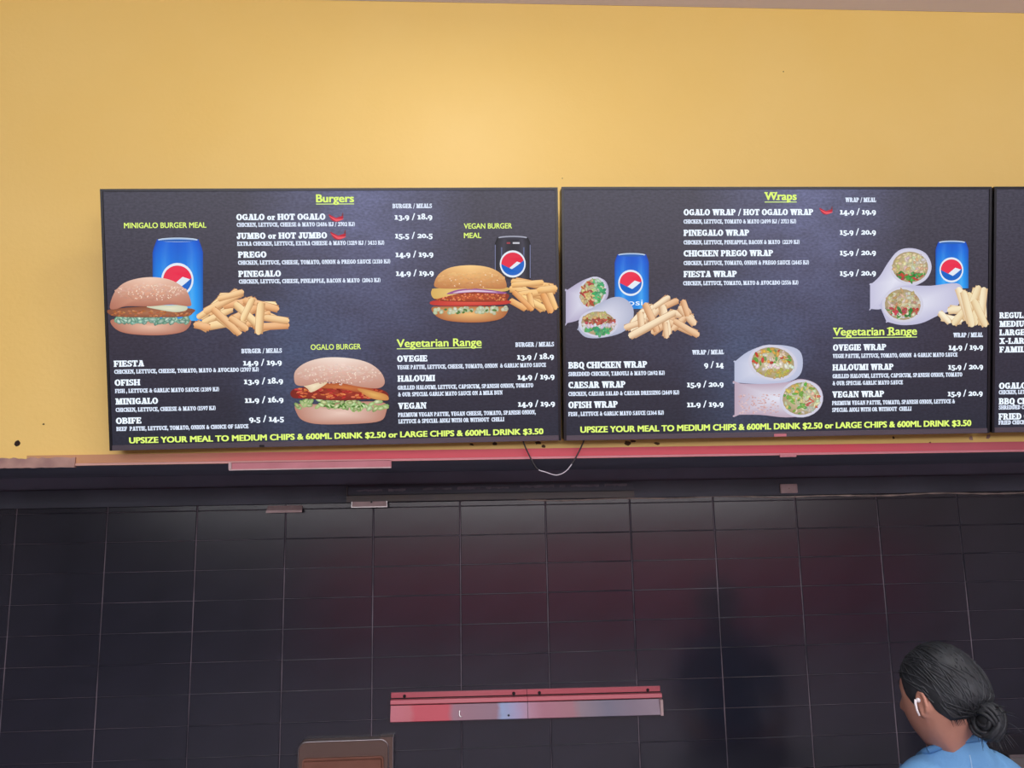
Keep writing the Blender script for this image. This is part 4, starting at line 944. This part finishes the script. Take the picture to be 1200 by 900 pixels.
# head surface: x forward, y left, z up; then bent down and turned
PB = math.radians(13); TL = math.radians(4)
HM = Matrix.Translation(HC) @ Matrix.Scale(1.05, 4) @ Matrix((fh, lh, Vector((0, 0, 1)))).transposed().to_4x4() @ Matrix.Rotation(PB, 4, 'Y') @ Matrix.Rotation(TL, 4, 'X')
def gau(a, b, s): return math.exp(-((a-b)/s)**2)
def head_pt(th, ph):
    """th azimuth from front, ph elevation"""
    cx, cyy, cz = math.cos(ph)*math.cos(th), math.cos(ph)*math.sin(th), math.sin(ph)
    x = cx*(.098 if cx > 0 else .095); y = cyy*.077; z = cz*(.112 if cz > 0 else .118)
    if z < 0:                                   # jaw: narrower, the back of the skull tucks in
        k = min(1, -z/.115); y *= 1-.34*k*k
        if cx < 0: x *= 1-.55*k; z *= 1+.30*cx
        else: x *= 1-.08*k; x += .010*k
    if cx > .3:
        fy = y/.077; c = gau(fy, 0, .16)
        x += .022*c*gau(z, -.018, .017) + .012*c*gau(z, .0, .02)          # nose
        x += .006*gau(fy, 0, .5)*gau(z, .032, .012)                        # brow
        x -= .010*(gau(fy, .42, .2)+gau(fy, -.42, .2))*gau(z, .012, .014)  # eye sockets
        x += .006*gau(fy, 0, .28)*(gau(z, -.052, .006)+gau(z, -.064, .006)) # lips
        x += .008*gau(fy, 0, .3)*gau(z, -.095, .015)                       # chin
    return Vector((x, y, z))
bm = bmesh.new(); NU, NV = 56, 40; rows = []
for j in range(1, NV):
    ph = -PI/2+PI*j/NV; rows.append([bm.verts.new(HM @ head_pt(2*PI*i/NU, ph)) for i in range(NU)])
bt = bm.verts.new(HM @ head_pt(0, -PI/2)); tp = bm.verts.new(HM @ head_pt(0, PI/2))
for a, b_ in zip(rows, rows[1:]):
    for i in range(NU): bm.faces.new((a[i], a[(i+1) % NU], b_[(i+1) % NU], b_[i]))
for i in range(NU): bm.faces.new((bt, rows[0][(i+1) % NU], rows[0][i])); bm.faces.new((tp, rows[-1][i], rows[-1][(i+1) % NU]))
for s in (1, -1):       # ears: an outer rim, a lobe and a hollow
    pts = []; n_ = 16
    for i in range(n_):
        a = math.radians(-70+ 280*i/(n_-1)); pts.append(HM @ Vector((-.002-.012*math.cos(a), s*(.077+.006*max(0, math.cos(a))), -.004+.022*math.sin(a))))
    tube(bm, pts, [.0045+.0012*math.sin(i*.2) for i in range(n_)], 7)
    bmesh.ops.create_uvsphere(bm, u_segments=12, v_segments=8, radius=1, matrix=HM @ Matrix.Translation((-.003, s*.074, .0)) @ Matrix.Diagonal((.011, .005, .020, 1)))
    bmesh.ops.create_uvsphere(bm, u_segments=10, v_segments=8, radius=1, matrix=HM @ Matrix.Translation((.004, s*.077, -.026)) @ Matrix.Diagonal((.008, .005, .009, 1)))
me = bpy.data.meshes.new('h'); bm.to_mesh(me); bm.free(); parts.append(me)
bm = bmesh.new()
for p in parts: bm.from_mesh(p)
me = bpy.data.meshes.new('body'); bm.to_mesh(me); bm.free()
o = bpy.data.objects.new('tmp', me); C.objects.link(o)
rm = o.modifiers.new('r', 'REMESH'); rm.mode = 'VOXEL'; rm.voxel_size = .0042; rm.use_smooth_shade = True
sm2 = o.modifiers.new('s', 'SMOOTH'); sm2.factor = .5; sm2.iterations = 3
dg = bpy.context.evaluated_depsgraph_get(); bme = bpy.data.meshes.new_from_object(o.evaluated_get(dg)); bpy.data.objects.remove(o)
bme.name = 'body'; bme.materials.clear()
INV = Matrix.Translation((-PX0, -PY0, 0))
def fin(name, me, m_):
    me.transform(INV)
    for p in me.polygons: p.use_smooth = True
    me.materials.clear(); return link_mesh(name, me, m_, root)
fin('body', bme, M['skin'])
# face details on the turned-away side
for s in (1, -1):
    bm = bmesh.new(); bmesh.ops.create_uvsphere(bm, u_segments=14, v_segments=10, radius=.009, matrix=HM @ Matrix.Translation((.073, s*.031, .012)))
    me = bpy.data.meshes.new('eye'); bm.to_mesh(me); bm.free(); fin('eye', me, M['white'])
    bm = bmesh.new(); tube(bm, [HM @ (Vector((.0, s*(.016+.026*t), .036+.006*math.sin(PI*t)))+Vector((.093-.016*t*t-.003, 0, 0))) for t in np.linspace(0, 1, 6)], .0028, 6)
    me = bpy.data.meshes.new('eyebrow'); bm.to_mesh(me); bm.free(); fin('eyebrow', me, M['hair'])
# t-shirt
K = Sk()
a0 = K.add(wp(0, 0, .78), (.155, .13)); a1 = K.add(wp(0, 0, .93), (.142, .125), a0); a2 = K.add(wp(.005, 0, 1.06), (.142, .13), a1); a3 = K.add(wp(.0, 0, 1.17), (.128, .115), a2); a4 = K.add(wp(.0, .0, 1.235), .080, a3); a5 = K.add(wp(.008, .0, 1.285), .062, a4)
for s in (1, -1):
    q = K.add(wp(-.008, s*.070, 1.195), .066, a3)
    q = K.add(wp(-.004, s*.118, 1.165), .069, q); q = K.add(wp(.0, s*.160, 1.11), .064, q); q = K.add(wp(.02, s*.192, 1.03), .060, q); K.add(wp(.03, s*.205, .985), .059, q)
me = skin_mesh('tshirt', K.v, K.e, K.r, 2, 3)
bm = bmesh.new(); bm.from_mesh(me)
top_c = wp(.012, .006, 1.262)
nrm = (Vector((0, 0, 1))-fb*.30+lb*.0).normalized()
nrm = (Vector((0, 0, 1)) + fb*.6).normalized()
bmesh.ops.bisect_plane(bm, geom=bm.verts[:]+bm.edges[:]+bm.faces[:], plane_co=wp(.0, .0, 1.246), plane_no=nrm, clear_outer=True)
for v in bm.verts:      # cloth folds
    z = v.co.z; a = math.atan2((v.co-wp(0, 0, 0)).dot(lb), (v.co-wp(0, 0, 0)).dot(fb))
    n_ = (v.co-wp(0, 0, z)); n_.z = 0
    if n_.length > 1e-4: v.co += n_.normalized()*(.0025*math.sin(z*70+a*3)+.002*math.sin(z*31-a*7))
bmesh.ops.recalc_face_normals(bm, faces=bm.faces)
me = bpy.data.meshes.new('tshirt'); bm.to_mesh(me); bm.free(); shirt = fin('tshirt', me, M['shirt'])
# neck ribbing and centre seam
from mathutils.bvhtree import BVHTree
bv = BVHTree.FromPolygons([v.co.copy() for v in shirt.data.vertices], [tuple(p.vertices) for p in shirt.data.polygons])
cc = INV @ (wp(.0, 0, 1.246)-nrm*.006); u1 = lb; u2 = (fb-Vector((0, 0, .6))).normalized(); ring = []
for a in np.linspace(0, 2*PI, 49)[:-1]:
    d = u1*math.cos(a)+u2*math.sin(a); h = bv.ray_cast(cc+d*.12, -d)
    r_ = min(.088, (h[0]-cc).length if h[0] else .07); ring.append(cc+d*(r_+.001)+nrm*.008)
for _ in range(3): ring = [(ring[k-1]+ring[k]+ring[(k+1) % 48])/3 for k in range(48)]
ring.append(ring[0].copy()); bm = bmesh.new(); tube(bm, ring, .0082, 8, False); obj('collar', bm, M['rib'], root, True)
pts = []
for z in np.linspace(1.25, .95, 26):
    h = bv.ray_cast(INV @ wp(-.6, .028+(1.236-float(z))*.05, float(z)), fb)[0]
    if h: pts.append(h-fb*.0005)
if len(pts) > 3:
    bm = bmesh.new(); tube(bm, pts, .0020, 6); obj('seam', bm, mat('light_blue_stitching', (150, 192, 228), .8), root, True)
# trousers, shoes
K = Sk(); a0 = K.add(wp(0, 0, .79), (.145, .125))
for s in (1, -1): K.chain([(wp(0, s*.085, .72), .108), (wp(0, s*.092, .58), .092), (wp(.01, s*.092, .44), .074), (wp(0, s*.092, .26), .066), (wp(0, s*.092, .09), .06)], a0)
fin('trousers', skin_mesh('trousers', K.v, K.e, K.r), M['trouser'])
for s in (1, -1):
    K = Sk(); K.chain([(wp(-.05, s*.092, .047), .043), (wp(.0, s*.092, .05), .045), (wp(.08, s*.094, .042), .040), (wp(.15, s*.097, .036), .032)], None)
    me = skin_mesh('shoe', K.v, K.e, K.r, 1)
    zmin = min(v.co.z for v in me.vertices)
    for v in me.vertices: v.co.z = max(v.co.z-zmin*0, .002)
    fin('shoe', me, M['shoe'])
# hair: a cap that follows the skull, strands combed back into a low bun
BUN = Vector((-.060, -.004, -.032))
bm = bmesh.new()
def scalp(th, ph, k):
    p = head_pt(th, ph); c = math.cos(th)*math.cos(ph)
    return p*k + Vector((-.004, 0, .002))
def hairline(th):
    """lowest elevation the hair reaches at this azimuth"""
    a = abs(((th+PI) % (2*PI))-PI)
    return float(np.interp(a, [0, .5, .9, 1.1, 1.3, 1.5, 1.68, 1.85, 2.2, PI], [.62, .54, .36, .08, -.10, .10, .06, -.22, -.46, -.52]))
rows = []; NU, NV = 72, 26
for j in range(NV+1):
    r_ = []
    for i in range(NU):
        th = 2*PI*i/NU; lo = hairline(th); ph = lo+(PI/2-.03-lo)*j/NV
        k = 1.04+.035*min(1, j/5)+.007*math.sin(th*23+ph*5)+.004*math.sin(th*41)
        if j == 0: k = 1.01
        r_.append(bm.verts.new(HM @ scalp(th, ph, k)))
    rows.append(r_)
for a, b_ in zip(rows, rows[1:]):
    for i in range(NU): bm.faces.new((a[i], a[(i+1) % NU], b_[(i+1) % NU], b_[i]))
bm.faces.new(rows[-1])
hr = random.Random(3)
for q in range(420):     # combed strands
    th = hr.uniform(-PI, PI); ph0 = hairline(th)+hr.uniform(0, 1.1)
    if (1.1 < abs(th) < 1.95 and ph0 < .34) or (abs(th) > 1.1 and ph0 < hairline(th)+.14): continue
    ph0 = min(ph0, 1.45); p0 = scalp(th, ph0, 1.065+hr.uniform(0, .035))
    end = BUN+Vector((.022+hr.uniform(-.006, .006), hr.uniform(-.02, .02), hr.uniform(-.02, .022)))
    pts = []
    for t in np.linspace(0, 1, 9):
        p = p0.lerp(end, t); d = p-Vector((-.004, 0, .0)); 
        # keep on the skull surface
        th_, ph_ = math.atan2(p.y/.077, p.x/.1), math.atan2(p.z/.112, math.hypot(p.x/.1, p.y/.077))
        ph_ = max(ph_, hairline(th_)+.10)
        sfc = scalp(th_, ph_, 1.07+.012*math.sin(q)); 
        w_ = 1-max(0, (t-.7)/.3); pts.append(HM @ sfc.lerp(p, 1-w_))
    tube(bm, pts, [.0012+.0016*math.sin(PI*min(1, t*1.1)) for t in np.linspace(.05, .95, 9)], 4)
# bun: coiled, slightly loose
for q in range(120):
    tilt_ = Matrix.Rotation(hr.uniform(-.6, .6), 3, 'Y') @ Matrix.Rotation(hr.uniform(-.5, .5), 3, 'X')
    R_ = hr.uniform(.010, .034); pts = []; a0_ = hr.uniform(0, 6.28); zz = hr.uniform(-.022, .022)*(1-R_/.045)
    cen = BUN+Vector((-.028, 0, -.014))
    for t in np.linspace(0, hr.uniform(3, 5.6), 14):
        v = tilt_ @ Vector((R_*math.cos(a0_+t), zz, R_*1.05*math.sin(a0_+t)*(1+.1*math.sin(t*2))))
        pts.append(HM @ (cen+v))
    tube(bm, pts, [.0035+.0025*math.sin(PI*i/13) for i in range(14)], 5)
bmesh.ops.create_uvsphere(bm, u_segments=20, v_segments=14, radius=1, matrix=HM @ Matrix.Translation(BUN+Vector((-.030, 0, -.012))) @ Matrix.Diagonal((.022, .02, .023, 1)))
bmesh.ops.create_uvsphere(bm, u_segments=16, v_segments=10, radius=1, matrix=HM @ Matrix.Translation(BUN+Vector((.006, 0, .002))) @ Matrix.Diagonal((.024, .022, .024, 1)))
for q in range(40):      # loose wisps
    a = hr.uniform(0, 6.28); c0 = BUN+Vector((-.032, 0, -.012))+Vector((.03*math.cos(a), hr.uniform(-.02, .02), .03*math.sin(a)))
    d = Vector((-.4+math.cos(a)*.8, hr.uniform(-.4, .4), math.sin(a)-.2)).normalized()
    tube(bm, [HM @ (c0+d*t*.026+Vector((0, 0, -.010*t*t))) for t in (0, .35, .7, 1)], [.0012, .001, .0007, .0003], 3)
for q in range(26):      # short nape hair
    th = hr.choice((1, -1))*hr.uniform(2.2, 2.9); p0 = scalp(th, hairline(th)+.03, 1.03)
    tube(bm, [HM @ (p0+Vector((-.002*t, 0, -.014*t))) for t in (0, .5, 1)], [.0011, .0008, .0003], 3)
me = bpy.data.meshes.new('hair'); bm.to_mesh(me); bm.free(); fin('hair', me, M['hair'])
bm = bmesh.new(); tube(bm, [HM @ (BUN+Vector((.002, .024*math.cos(a), .024*math.sin(a)))) for a in np.linspace(0, 2*PI, 17)], .004, 6, False)
me = bpy.data.meshes.new('hair_tie'); bm.to_mesh(me); bm.free(); fin('hair_tie', me, M['black'])
bm = bmesh.new(); bmesh.ops.create_uvsphere(bm, u_segments=10, v_segments=8, radius=.0036, matrix=HM @ Matrix.Translation(BUN+Vector((.006, .030, .002))))
me = bpy.data.meshes.new('hair_bead'); bm.to_mesh(me); bm.free(); fin('hair_bead', me, M['white'])
# earbud in the near ear
bm = bmesh.new()
tube(bm, [HM @ Vector((x, y, z)) for x, y, z in ((.004, .0905, .004), (.006, .0915, -.004), (.0065, .091, -.018), (.004, .090, -.030))], [.0028, .0030, .0025, .0022], 10)
bmesh.ops.create_uvsphere(bm, u_segments=12, v_segments=10, radius=.005, matrix=HM @ Matrix.Translation((.001, .0865, .002)))
tag(obj('earbud', bm, M['white'], None, True), 'white wireless earbud in the ear of the woman in blue', 'earbud')
